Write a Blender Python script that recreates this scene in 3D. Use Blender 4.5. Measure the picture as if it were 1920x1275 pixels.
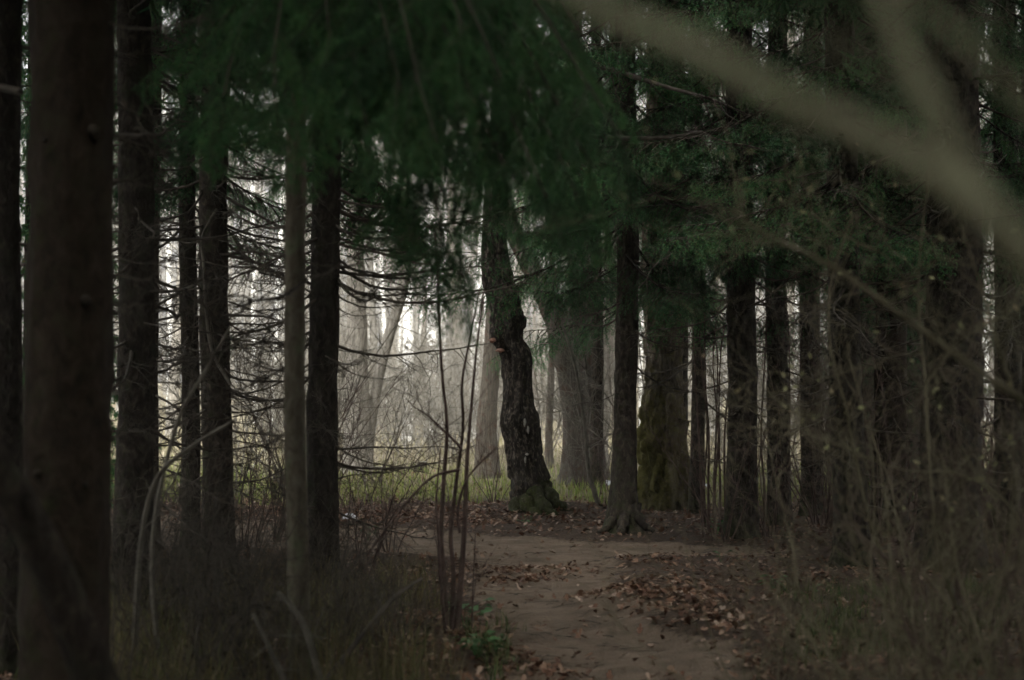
import bpy, math, random
import numpy as np
from mathutils import Vector, Matrix, Quaternion, noise as mnoise

# ------------------------------------------------------------------ camera, world, sun, exposure
scene = bpy.context.scene
for o in list(bpy.data.objects):
    bpy.data.objects.remove(o)
C = scene.collection
F = 4000.0          # focal length in photograph pixels (photograph 1920 x 1275)
HOR = 700.0         # row of the eye-level horizon
EYE = 1.6

cam_d = bpy.data.cameras.new('camera')
cam = bpy.data.objects.new('camera', cam_d)
C.objects.link(cam)
cam.location = (0, 0, EYE)
cam.rotation_euler = (math.radians(90), 0, 0)
cam_d.sensor_width = 36.0
cam_d.lens = F / 1920 * 36.0
cam_d.shift_y = (HOR - 637.5) / 1920
cam_d.clip_start = 0.05
cam_d.clip_end = 2000
cam_d.dof.use_dof = True
cam_d.dof.focus_distance = 22.0
cam_d.dof.aperture_fstop = 2.8
scene.camera = cam

w = bpy.data.worlds.new('World')
scene.world = w
w.use_nodes = True
nt = w.node_tree
bg = nt.nodes['Background']
sky = nt.nodes.new('ShaderNodeTexSky')
sky.sky_type = 'NISHITA'
sky.sun_disc = False
sky.sun_elevation = math.radians(56)
sky.sun_rotation = math.radians(194)
sky.dust_density = 6.0
hs = nt.nodes.new('ShaderNodeHueSaturation')
hs.inputs['Saturation'].default_value = 0.05
nt.links.new(sky.outputs[0], hs.inputs['Color'])
nt.links.new(hs.outputs[0], bg.inputs[0])
bg.inputs[1].default_value = 0.15

sun_d = bpy.data.lights.new('sun', 'SUN')
sun = bpy.data.objects.new('sun', sun_d)
C.objects.link(sun)
sun_d.energy = 1.5
sun_d.angle = math.radians(25)
sun_d.color = (1.0, 0.96, 0.87)
# high light from behind the viewer: the canopy keeps it off the path, the clearing beyond gets it
sun.rotation_euler = (math.radians(34), 0, math.radians(14))
sun.location = (0, -10, 40)

scene.view_settings.view_transform = 'Standard'
scene.view_settings.look = 'None'
scene.view_settings.gamma = 1.0
scene.view_settings.exposure = 1.82
scene.view_settings.use_curve_mapping = False
scene.render.engine = 'CYCLES'
cy = scene.cycles
cy.use_denoising = True
try:
    cy.denoiser = 'OPENIMAGEDENOISE'
except Exception:
    pass
cy.max_bounces = 5
cy.diffuse_bounces = 2
cy.use_adaptive_sampling = True
cy.adaptive_threshold = 0.025
cy.adaptive_min_samples = 16
cy.glossy_bounces = 2
cy.transmission_bounces = 3
cy.volume_bounces = 1
cy.transparent_max_bounces = 8

rng = np.random.default_rng(7)
random.seed(7)


# ------------------------------------------------------------------ helpers
def P(px, py, d):
    return np.array([(px - 960) / F * d, d, EYE + (HOR - py) / F * d])


def mesh_np(name, V, Fc, smooth=True):
    me = bpy.data.meshes.new(name)
    V = np.asarray(V, dtype=np.float32).reshape(-1, 3)
    Fc = np.asarray(Fc, dtype=np.int32)
    k = Fc.shape[1]
    me.vertices.add(len(V))
    me.vertices.foreach_set('co', V.ravel())
    me.loops.add(Fc.size)
    me.loops.foreach_set('vertex_index', Fc.ravel())
    me.polygons.add(len(Fc))
    me.polygons.foreach_set('loop_start', np.arange(0, Fc.size, k, dtype=np.int32))
    me.polygons.foreach_set('use_smooth', np.full(len(Fc), smooth, dtype=bool))
    me.update(calc_edges=True)
    me.validate()
    return me


def obj(name, me, material=None, parent=None, loc=None):
    o = bpy.data.objects.new(name, me)
    C.objects.link(o)
    if material is not None and me is not None and not me.materials:
        me.materials.append(material)
    if parent is not None:
        o.parent = parent
    if loc is not None:
        o.location = loc
    return o


def tag(o, label=None, cat=None, group=None, kind=None):
    if label: o['label'] = label
    if cat: o['category'] = cat
    if group: o['group'] = group
    if kind: o['kind'] = kind
    return o


def thing(name, label, cat, loc, group=None, rz=0.0, s=1.0):
    o = bpy.data.objects.new(name, None)
    o.empty_display_size = 0.2
    C.objects.link(o)
    o.location = loc
    o.rotation_euler = (0, 0, rz)
    o.scale = (s, s, s)
    return tag(o, label, cat, group)


class Tubes:
    """collects tapered tubes; all quads"""
    def __init__(self):
        self.V, self.F, self.n = [], [], 0

    def add(self, pts, r0, r1=None, sides=4, power=1.0):
        pts = np.asarray(pts, dtype=float)
        n = len(pts)
        if np.ndim(r0) == 0:
            t = np.linspace(0, 1, n)
            r = r0 + (r1 - r0) * t ** power
        else:
            r = np.asarray(r0, dtype=float)
        T = np.gradient(pts, axis=0)
        T /= np.linalg.norm(T, axis=1)[:, None] + 1e-9
        ref = np.array([0.31, 0.17, 0.93]) if abs(T[0, 2]) < 0.8 else np.array([0.95, 0.2, 0.1])
        N = np.cross(T, ref)
        N /= np.linalg.norm(N, axis=1)[:, None] + 1e-9
        B = np.cross(T, N)
        a = np.arange(sides) * 2 * math.pi / sides
        ring = (N[:, None, :] * np.cos(a)[None, :, None] + B[:, None, :] * np.sin(a)[None, :, None])
        V = pts[:, None, :] + ring * r[:, None, None]
        i = np.arange(n - 1)[:, None] * sides
        j = np.arange(sides)[None, :]
        j2 = (j + 1) % sides
        Fq = np.stack([i + j, i + j2, i + sides + j2, i + sides + j], axis=-1).reshape(-1, 4)
        self.V.append(V.reshape(-1, 3)); self.F.append(Fq + self.n)
        self.n += n * sides

    def mesh(self, name):
        return mesh_np(name, np.concatenate(self.V), np.concatenate(self.F))


def catmull(pts, per=6):
    pts = np.asarray(pts, dtype=float)
    if len(pts) < 3:
        t = np.linspace(0, 1, per + 1)[:, None]
        return pts[0] * (1 - t) + pts[-1] * t
    Q = np.vstack([2 * pts[0] - pts[1], pts, 2 * pts[-1] - pts[-2]])
    out = []
    for i in range(1, len(Q) - 2):
        t = np.linspace(0, 1, per, endpoint=False)[:, None]
        p0, p1, p2, p3 = Q[i - 1], Q[i], Q[i + 1], Q[i + 2]
        out.append(0.5 * (2 * p1 + (p2 - p0) * t + (2 * p0 - 5 * p1 + 4 * p2 - p3) * t ** 2 + (3 * p1 - p0 - 3 * p2 + p3) * t ** 3))
    out.append(pts[-1][None])
    return np.vstack(out)


def wiggle(r, p0, d, L, n=6, bend=0.12, sag=0.0, up=0.0):
    """a polyline of length L from p0 in direction d that wanders, sags and turns up"""
    d = np.asarray(d, dtype=float); d = d / (np.linalg.norm(d) + 1e-9)
    pts = [np.asarray(p0, dtype=float)]
    st = L / (n - 1)
    for k in range(n - 1):
        d = d + r.normal(0, bend, 3)
        d[2] += -sag + (sag + up) * (k / (n - 1)) * 1.3
        d /= np.linalg.norm(d) + 1e-9
        pts.append(pts[-1] + d * st)
    return np.array(pts)


# ------------------------------------------------------------------ materials
def newmat(name):
    m = bpy.data.materials.new(name)
    m.use_nodes = True
    t = m.node_tree
    b = t.nodes['Principled BSDF']
    b.inputs['Specular IOR Level'].default_value = 0.25
    return m, t, b


def noise_node(t, vec, scale, detail=5, rough=0.6, dist=0.0):
    n = t.nodes.new('ShaderNodeTexNoise')
    n.inputs['Scale'].default_value = scale
    n.inputs['Detail'].default_value = detail
    n.inputs['Roughness'].default_value = rough
    n.inputs['Distortion'].default_value = dist
    if vec is not None:
        t.links.new(vec, n.inputs['Vector'])
    return n


def ramp(t, fac, stops):
    r = t.nodes.new('ShaderNodeValToRGB')
    e = r.color_ramp.elements
    while len(e) < len(stops):
        e.new(0.5)
    for k, (p, c) in enumerate(stops):
        e[k].position = p
        e[k].color = (c[0], c[1], c[2], 1)
    t.links.new(fac, r.inputs[0])
    return r


def mapping(t, sc):
    tc = t.nodes.new('ShaderNodeTexCoord')
    mp = t.nodes.new('ShaderNodeMapping')
    mp.inputs['Scale'].default_value = sc
    t.links.new(tc.outputs['Object'], mp.inputs[0])
    return mp.outputs[0]


def mixc(t, fac, a, b):
    m = t.nodes.new('ShaderNodeMix')
    m.data_type = 'RGBA'
    if hasattr(fac, 'is_output'):
        t.links.new(fac, m.inputs[0])
    else:
        m.inputs[0].default_value = fac
    for s, i in ((a, 6), (b, 7)):
        if hasattr(s, 'is_output'):
            t.links.new(s, m.inputs[i])
        else:
            m.inputs[i].default_value = (s[0], s[1], s[2], 1)
    return m.outputs[2]


def bark_mat(name, dark, mid, light, sc=(9, 9, 2.2), bump=0.6, moss=None, lichen=None, rough=0.9):
    m, t, b = newmat(name)
    v = mapping(t, sc)
    n1 = noise_node(t, v, 3.0, 8, 0.65, 0.6)
    r1 = ramp(t, n1.outputs[0], [(0.3, dark), (0.5, mid), (0.72, light)])
    col = r1.outputs[0]
    v2 = mapping(t, (1, 1, 1))
    if lichen:
        n2 = noise_node(t, v2, 7.0, 6, 0.7, 0.3)
        r2 = ramp(t, n2.outputs[0], [(0.52, (0, 0, 0)), (0.66, (1, 1, 1))])
        col = mixc(t, r2.outputs[0], col, lichen)
    if moss:
        at = t.nodes.new('ShaderNodeAttribute')
        at.attribute_name = 'moss'
        n3 = noise_node(t, v2, 14.0, 6, 0.7)
        ad = t.nodes.new('ShaderNodeMath'); ad.operation = 'ADD'
        t.links.new(at.outputs['Fac'], ad.inputs[0]); t.links.new(n3.outputs[0], ad.inputs[1])
        r3 = ramp(t, ad.outputs[0], [(0.62, (0, 0, 0)), (1.0, (1, 1, 1))])
        n4 = noise_node(t, v2, 30.0, 4)
        mc = ramp(t, n4.outputs[0], [(0.3, tuple(c * 0.5 for c in moss)), (0.7, moss)])
        col = mixc(t, r3.outputs[0], col, mc.outputs[0])
    oi = t.nodes.new('ShaderNodeObjectInfo')
    rv = ramp(t, oi.outputs['Random'], [(0.0, (0.75, 0.75, 0.75)), (1.0, (1.2, 1.15, 1.1))])
    mm = t.nodes.new('ShaderNodeMix'); mm.data_type = 'RGBA'; mm.blend_type = 'MULTIPLY'
    mm.inputs[0].default_value = 1.0
    t.links.new(col, mm.inputs[6]); t.links.new(rv.outputs[0], mm.inputs[7])
    t.links.new(mm.outputs[2], b.inputs['Base Color'])
    b.inputs['Roughness'].default_value = rough
    bp = t.nodes.new('ShaderNodeBump')
    bp.inputs['Strength'].default_value = bump
    bp.inputs['Distance'].default_value = 0.03
    t.links.new(n1.outputs[0], bp.inputs['Height'])
    t.links.new(bp.outputs[0], b.inputs['Normal'])
    return m


def twig_mat(name, a, c, rough=0.85):
    m, t, b = newmat(name)
    v = mapping(t, (4, 4, 4))
    n = noise_node(t, v, 2.0, 3)
    r = ramp(t, n.outputs[0], [(0.35, a), (0.65, c)])
    t.links.new(r.outputs[0], b.inputs['Base Color'])
    b.inputs['Roughness'].default_value = rough
    return m


def island_mat(name, stops, rough=0.7, transl=0.0):
    m, t, b = newmat(name)
    g = t.nodes.new('ShaderNodeNewGeometry')
    r = ramp(t, g.outputs['Random Per Island'], stops)
    t.links.new(r.outputs[0], b.inputs['Base Color'])
    b.inputs['Roughness'].default_value = rough
    if transl:
        out = t.nodes['Material Output']
        tr = t.nodes.new('ShaderNodeBsdfTranslucent')
        mx = t.nodes.new('ShaderNodeMixShader')
        mx.inputs[0].default_value = transl
        t.links.new(r.outputs[0], tr.inputs[0])
        t.links.new(b.outputs[0], mx.inputs[1]); t.links.new(tr.outputs[0], mx.inputs[2])
        t.links.new(mx.outputs[0], out.inputs[0])
    return m


M = {}
M['spruce'] = bark_mat('spruce_bark', (0.012, 0.009, 0.007), (0.04, 0.032, 0.025), (0.11, 0.092, 0.072), (8, 8, 4.5), 1.0, moss=(0.045, 0.06, 0.015), lichen=(0.05, 0.05, 0.034))
M['redspruce'] = bark_mat('reddish_spruce_bark', (0.014, 0.01, 0.006), (0.032, 0.022, 0.014), (0.06, 0.044, 0.03), (6, 6, 4), 0.6, moss=(0.045, 0.06, 0.015), lichen=(0.04, 0.034, 0.02))
M['palespruce'] = bark_mat('pale_spruce_bark', (0.07, 0.06, 0.045), (0.12, 0.105, 0.078), (0.17, 0.155, 0.12), (7, 7, 4), 0.5, moss=(0.045, 0.06, 0.015), lichen=(0.13, 0.14, 0.09))
M['oldbirch'] = bark_mat('old_birch_bark', (0.014, 0.012, 0.01), (0.04, 0.034, 0.028), (0.26, 0.225, 0.18), (10, 10, 5), 1.0, moss=(0.045, 0.055, 0.012), lichen=(0.035, 0.03, 0.022))
M['linden'] = bark_mat('grey_furrowed_bark', (0.05, 0.045, 0.035), (0.125, 0.112, 0.092), (0.22, 0.2, 0.168), (16, 16, 1.6), 1.0, moss=(0.07, 0.085, 0.025), lichen=(0.12, 0.08, 0.06))
M['mossy'] = bark_mat('mossy_bark', (0.04, 0.035, 0.025), (0.10, 0.085, 0.065), (0.22, 0.2, 0.16), (9, 9, 2.2), 1.0, moss=(0.105, 0.1, 0.028), lichen=(0.12, 0.11, 0.06))
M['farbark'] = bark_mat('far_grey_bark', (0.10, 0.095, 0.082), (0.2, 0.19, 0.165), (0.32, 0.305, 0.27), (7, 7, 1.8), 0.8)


def birch_mat():
    m, t, b = newmat('white_birch_bark')
    v = mapping(t, (3.2, 3.2, 5.5))
    n = noise_node(t, v, 1.5, 6, 0.6, 0.8)
    r = ramp(t, n.outputs[0], [(0.38, (0.05, 0.045, 0.04)), (0.46, (0.55, 0.54, 0.5)), (0.7, (0.85, 0.84, 0.8))])
    t.links.new(r.outputs[0], b.inputs['Base Color'])
    b.inputs['Roughness'].default_value = 0.65
    return m


M['birch'] = birch_mat()
M['dead'] = twig_mat('dead_spruce_wood', (0.05, 0.042, 0.034), (0.11, 0.095, 0.075))
M['bough'] = twig_mat('bough_wood', (0.025, 0.02, 0.014), (0.045, 0.036, 0.026))
M['sapling'] = twig_mat('reddish_sapling_wood', (0.055, 0.035, 0.03), (0.12, 0.085, 0.07))
M['olive'] = twig_mat('olive_hazel_wood', (0.12, 0.105, 0.06), (0.21, 0.185, 0.12))
M['hazel'] = twig_mat('grey_olive_hazel_bark', (0.3, 0.29, 0.18), (0.43, 0.41, 0.27))
M['brushwood'] = twig_mat('grey_brushwood', (0.10, 0.09, 0.072), (0.2, 0.18, 0.145))
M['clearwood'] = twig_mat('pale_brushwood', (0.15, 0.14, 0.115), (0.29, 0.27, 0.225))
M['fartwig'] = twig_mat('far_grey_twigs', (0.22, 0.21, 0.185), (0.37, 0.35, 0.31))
M['needle'] = island_mat('spruce_needles', [(0, (0.02, 0.076, 0.03)), (0.5, (0.042, 0.14, 0.053)), (0.8, (0.07, 0.19, 0.068)), (0.94, (0.12, 0.19, 0.065)), (1, (0.13, 0.085, 0.045))], 0.55, 0.15)
def vary(m, lo, hi):
    t = m.node_tree
    b = t.nodes['Principled BSDF']
    src = b.inputs['Base Color'].links[0].from_socket
    oi = t.nodes.new('ShaderNodeObjectInfo')
    rv = ramp(t, oi.outputs['Random'], [(0, lo), (1, hi)])
    mm = t.nodes.new('ShaderNodeMix'); mm.data_type = 'RGBA'; mm.blend_type = 'MULTIPLY'; mm.inputs[0].default_value = 1.0
    t.links.new(src, mm.inputs[6]); t.links.new(rv.outputs[0], mm.inputs[7])
    t.links.new(mm.outputs[2], b.inputs['Base Color'])


vary(M['needle'], (0.45, 0.5, 0.55), (1.5, 1.4, 1.2))
M['leaf'] = island_mat('fallen_leaf', [(0, (0.05, 0.024, 0.014)), (0.35, (0.12, 0.058, 0.033)), (0.6, (0.18, 0.10, 0.06)), (0.85, (0.26, 0.175, 0.12)), (1, (0.40, 0.30, 0.23))], 0.6, 0.1)
M['grass'] = island_mat('meadow_grass', [(0, (0.13, 0.19, 0.04)), (0.45, (0.22, 0.28, 0.065)), (0.75, (0.31, 0.32, 0.1)), (1, (0.42, 0.38, 0.23))], 0.7, 0.3)
M['palegrass'] = island_mat('pale_meadow_grass', [(0, (0.2, 0.2, 0.09)), (0.4, (0.3, 0.27, 0.16)), (0.75, (0.42, 0.36, 0.26)), (1, (0.5, 0.45, 0.36))], 0.8, 0.3)
M['drygrass'] = island_mat('dry_grass', [(0, (0.10, 0.085, 0.04)), (0.5, (0.20, 0.16, 0.08)), (0.8, (0.07, 0.10, 0.03)), (1, (0.30, 0.25, 0.15))], 0.8, 0.2)
M['shadegrass'] = island_mat('woodland_grass', [(0, (0.035, 0.065, 0.018)), (0.6, (0.06, 0.10, 0.03)), (1, (0.16, 0.15, 0.06))], 0.7, 0.2)
M['herb'] = island_mat('herb_leaf', [(0, (0.04, 0.11, 0.035)), (1, (0.09, 0.18, 0.07))], 0.5, 0.2)
M['bud'] = island_mat('pale_bud', [(0, (0.38, 0.40, 0.18)), (0.7, (0.52, 0.52, 0.28)), (1, (0.5, 0.32, 0.22))], 0.6, 0.3)
M['fungus'] = twig_mat('bracket_fungus_flesh', (0.20, 0.09, 0.06), (0.42, 0.25, 0.19))
M['scar'] = twig_mat('pale_bare_wood', (0.2, 0.19, 0.16), (0.45, 0.43, 0.38))
M['snow'] = twig_mat('thin_snow', (0.4, 0.41, 0.43), (0.6, 0.61, 0.63))
M['stump'] = bark_mat('stump_wood', (0.05, 0.045, 0.035), (0.11, 0.1, 0.075), (0.2, 0.18, 0.14), (8, 8, 3), 0.8, lichen=(0.12, 0.14, 0.08))
M['clay'] = twig_mat('pale_stone', (0.25, 0.23, 0.2), (0.42, 0.4, 0.37))


# ------------------------------------------------------------------ ground
def sn(x, y, s, ph):
    return (np.sin(x * s + ph) * np.cos(y * s * 0.9 + ph * 1.7) + 0.5 * np.sin(x * s * 2.3 + y * s * 1.7 + ph * 2.1) + 0.35 * np.sin(-x * s * 3.9 + y * s * 4.4 + ph * 0.6)) / 1.85


def seg_dist(x, y, pts):
    """distance and interpolated half width along a polyline of (x, y, half width)"""
    best = np.full(np.shape(x), 1e9)
    for (ax, ay, aw), (bx, by, bw) in zip(pts[:-1], pts[1:]):
        dx, dy = bx - ax, by - ay
        t = np.clip(((x - ax) * dx + (y - ay) * dy) / (dx * dx + dy * dy), 0, 1)
        d = np.hypot(x - ax - t * dx, y - ay - t * dy) - (aw + (bw - aw) * t)
        best = np.minimum(best, d)
    return best


PATH_A = [(1.3, 4.0, 0.8), (0.85, 9.0, 0.75), (0.66, 11.0, 0.72), (0.36, 14.0, 0.56), (0.22, 17.0, 0.55), (0.30, 19.5, 0.7)]
PATH_B = [(-14.0, 27.0, 1.6), (-6.0, 23.5, 1.8), (-2.6, 21.6, 1.8), (-0.6, 20.3, 1.25), (0.8, 19.9, 0.9), (1.9, 19.9, 0.6), (2.5, 19.9, 0.25)]


def path_mask(x, y):
    d = np.minimum(seg_dist(x, y, PATH_A), seg_dist(x, y, PATH_B))
    d = d + 0.22 * sn(x, y, 2.7, 1.0) + 0.10 * sn(x, y, 7.1, 0.4)
    return np.clip(0.5 - d / 0.5, 0, 1)


BT = P(1015, 962, 24.2)      # crooked birch base


def gz(x, y):
    x = np.asarray(x, dtype=float); y = np.asarray(y, dtype=float)
    near = np.exp(-((y - 20) / 30) ** 2)
    z = 0.035 * sn(x, y, 0.9, 0.3) + 0.018 * sn(x, y, 2.9, 2.0) * near
    pm = path_mask(x, y)
    z = z - 0.05 * pm + (0.012 * sn(x, y, 6.5, 0.9) + 0.016 * pm * sn(x, y, 4.1, 2.7) + 0.003 * sn(x, y, 11.0, 0.2)) * near
    # bank the crooked birch stands on, and root mounds
    z = z + 0.13 * np.exp(-(((x - BT[0] - 0.1) / 0.9) ** 2 + ((y - BT[1] - 0.4) / 1.1) ** 2))
    # low bank right of the path
    db = seg_dist(x, y, [(2.2, 10.0, 0.1), (1.35, 13.2, 0.15), (0.95, 15.6, 0.12)])
    z = z + 0.07 * np.exp(-(np.maximum(db, 0) / 0.35) ** 2)
    # bank rises gently to the wooded left and right
    z = z + 0.10 * (1 / (1 + np.exp(-(np.abs(x) - 4.2) * 2))) * near
    return z - 0.02


def axis(lo, hi, st, far):
    a = list(np.arange(lo, hi + 1e-6, st))
    v, s = hi, st
    while v < far:
        s *= 1.25; v += s; a.append(v)
    v, s = lo, st
    pre = []
    while v > -far:
        s *= 1.25; v -= s; pre.append(v)
    return np.array(pre[::-1] + a)


xs = axis(-8.0, 8.0, 0.1, 320)
ys = axis(7.0, 36.0, 0.1, 320)
X, Y = np.meshgrid(xs, ys)
Z = gz(X, Y)
nx, ny = len(xs), len(ys)
ii, jj = np.meshgrid(np.arange(ny - 1), np.arange(nx - 1), indexing='ij')
Fq = np.stack([ii * nx + jj, ii * nx + jj + 1, (ii + 1) * nx + jj + 1, (ii + 1) * nx + jj], axis=-1).reshape(-1, 4)
gme = mesh_np('ground', np.stack([X, Y, Z], -1).reshape(-1, 3), Fq)


def set_attr(me, name, vals):
    a = me.attributes.new(name, 'FLOAT', 'POINT')
    a.data.foreach_set('value', np.asarray(vals, dtype=np.float32).ravel())


set_attr(gme, 'path', path_mask(X, Y))
MEADOW = np.clip((Y - 26.5 + 0.5 * sn(X, Y, 0.8, 0.2)) / 2.5, 0, 1)
set_attr(gme, 'meadow', MEADOW)


def ground_mat():
    m, t, b = newmat('forest_floor')
    v = mapping(t, (1, 1, 1))
    at = t.nodes.new('ShaderNodeAttribute'); at.attribute_name = 'path'
    am = t.nodes.new('ShaderNodeAttribute'); am.attribute_name = 'meadow'
    n1 = noise_node(t, v, 3.0, 8, 0.7)
    n2 = noise_node(t, v, 26.0, 6, 0.7)
    n3 = noise_node(t, v, 90.0, 3, 0.6)
    dirt = ramp(t, n1.outputs[0], [(0.34, (0.11, 0.08, 0.052)), (0.5, (0.235, 0.172, 0.118)), (0.66, (0.34, 0.26, 0.185))])
    grit = ramp(t, n3.outputs[0], [(0.4, (0.1, 0.073, 0.048)), (0.62, (0.31, 0.24, 0.175))])
    dirt2 = mixc(t, 0.35, dirt.outputs[0], grit.outputs[0])
    litter = ramp(t, n2.outputs[0], [(0.3, (0.03, 0.022, 0.015)), (0.5, (0.075, 0.05, 0.032)), (0.7, (0.15, 0.095, 0.06))])
    mead = ramp(t, n2.outputs[0], [(0.3, (0.14, 0.125, 0.07)), (0.5, (0.22, 0.19, 0.115)), (0.7, (0.32, 0.27, 0.19))])
    c1 = mixc(t, am.outputs['Fac'], litter.outputs[0], mead.outputs[0])
    ad = t.nodes.new('ShaderNodeMath'); ad.operation = 'ADD'
    t.links.new(at.outputs['Fac'], ad.inputs[0])
    sb = t.nodes.new('ShaderNodeMath'); sb.operation = 'MULTIPLY_ADD'
    sb.inputs[1].default_value = 0.8; sb.inputs[2].default_value = -0.4
    t.links.new(n2.outputs[0], sb.inputs[0]); t.links.new(sb.outputs[0], ad.inputs[1])
    pr = ramp(t, ad.outputs[0], [(0.35, (0, 0, 0)), (0.6, (1, 1, 1))])
    c2 = mixc(t, pr.outputs[0], c1, dirt2)
    t.links.new(c2, b.inputs['Base Color'])
    b.inputs['Roughness'].default_value = 0.9
    mh = t.nodes.new('ShaderNodeMath'); mh.operation = 'ADD'
    t.links.new(n2.outputs[0], mh.inputs[0]); t.links.new(n3.outputs[0], mh.inputs[1])
    bp = t.nodes.new('ShaderNodeBump')
    bp.inputs['Strength'].default_value = 1.0
    bp.inputs['Distance'].default_value = 0.05
    t.links.new(mh.outputs[0], bp.inputs['Height'])
    t.links.new(bp.outputs[0], b.inputs['Normal'])
    return m


ground = obj('ground', gme, ground_mat())
tag(ground, 'bare earth path and leaf covered forest floor running out to a meadow', kind='structure')


# ------------------------------------------------------------------ trunks
def trunk_mesh(name, rows, base, segs=28, ring=0.06, rough=0.06, fine=0.02, flare=0.0, lobes=5, seed=0, moss=None, blocky=0.0):
    """rows: (x, y, z, radius) world points bottom to top; smooth centre line, noise-displaced surface"""
    rows = np.asarray(rows, dtype=float)
    dense = catmull(rows, 8)
    cum = np.concatenate([[0], np.cumsum(np.linalg.norm(np.diff(dense[:, :3], axis=0), axis=1))])
    L = cum[-1]
    # fine rings where they show, coarser higher up
    s = [0.0]
    while s[-1] < L:
        s.append(s[-1] + (ring if s[-1] < 6.5 else ring * 6))
    s[-1] = L
    s = np.array(s)
    c = np.stack([np.interp(s, cum, dense[:, k]) for k in range(4)], axis=-1)
    a = np.arange(segs) * 2 * math.pi / segs
    V = np.zeros((len(s), segs, 3)); MO = np.zeros((len(s), segs))
    off = Vector((seed * 3.7, seed * 1.3, seed * 5.1))
    z0 = c[0, 2]
    for i in range(len(s)):
        h = c[i, 2] - z0
        for j in range(segs):
            ca, sa = math.cos(a[j]), math.sin(a[j])
            r = c[i, 3]
            if flare:
                r *= 1 + flare * math.exp(-h / (0.22 if flare < 1 else 0.3)) * (0.65 + 0.5 * math.cos(lobes * a[j] + seed) + 0.25 * math.cos(2 * a[j] + seed * 2))
            p = Vector((ca * 1.2, sa * 1.2, h * 0.9)) + off
            nz = mnoise.noise(p * 1.6) * rough * 1.4 + mnoise.noise(Vector((ca * 5, sa * 5, h * 2.5)) + off) * rough
            nf = mnoise.noise(Vector((ca * 14, sa * 14, h * 9)) + off) * fine
            if blocky:
                cv = mnoise.cell(Vector((ca * 6 + 0.4 * nz, sa * 6, h * 7)) + off)
                nf += (cv - 0.5) * blocky
            r *= 1 + nz + nf
            x, y = c[i, 0] + r * ca, c[i, 1] + r * sa
            V[i, j] = (x, y, c[i, 2])
            if moss:
                MO[i, j] = moss(ca, sa, h)
    V -= np.asarray(base)[None, None, :]
    i = np.arange(len(s) - 1)[:, None] * segs
    j = np.arange(segs)[None, :]
    j2 = (j + 1) % segs
    Fq = np.stack([i + j, i + j2, i + segs + j2, i + segs + j], axis=-1).reshape(-1, 4)
    me = mesh_np(name, V.reshape(-1, 3), Fq)
    set_attr(me, 'moss', MO)
    return me


def rows_px(tr, d, top=None):
    out = []
    for (py, l, r) in sorted(tr, reverse=True):
        c = P((l + r) / 2, py, d)
        out.append((c[0], c[1], c[2], (r - l) / 2 / F * d))
    if top:
        out += top
    return out


# ------------------------------------------------------------------ foliage and branch libraries (shared meshes)
def needles(segs, r, spacing, ln, wd):
    A = np.array([s[0] for s in segs]); B = np.array([s[1] for s in segs])
    L = np.linalg.norm(B - A, axis=1)
    cnt = np.maximum(1, (L / spacing).astype(int))
    idx = np.repeat(np.arange(len(L)), cnt)
    t = r.random(len(idx))
    p = A[idx] + (B - A)[idx] * t[:, None]
    d = (B - A)[idx] / (L[idx][:, None] + 1e-9)
    rnd = r.normal(0, 1, (len(idx), 3)); rnd[:, 2] *= 0.55
    perp = rnd - d * np.sum(rnd * d, axis=1)[:, None]
    perp /= np.linalg.norm(perp, axis=1)[:, None] + 1e-9
    nd = d * 0.75 + perp
    nd /= np.linalg.norm(nd, axis=1)[:, None]
    wv = np.cross(nd, r.normal(0, 1, (len(idx), 3)))
    wv /= np.linalg.norm(wv, axis=1)[:, None] + 1e-9
    ll = ln * r.uniform(0.7, 1.2, len(idx))[:, None]
    V = np.stack([p - wv * wd * 0.5, p + wv * wd * 0.5, p + nd * ll], axis=1)
    Fc = np.arange(len(idx) * 3).reshape(-1, 3)
    return V.reshape(-1, 3), Fc


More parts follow.
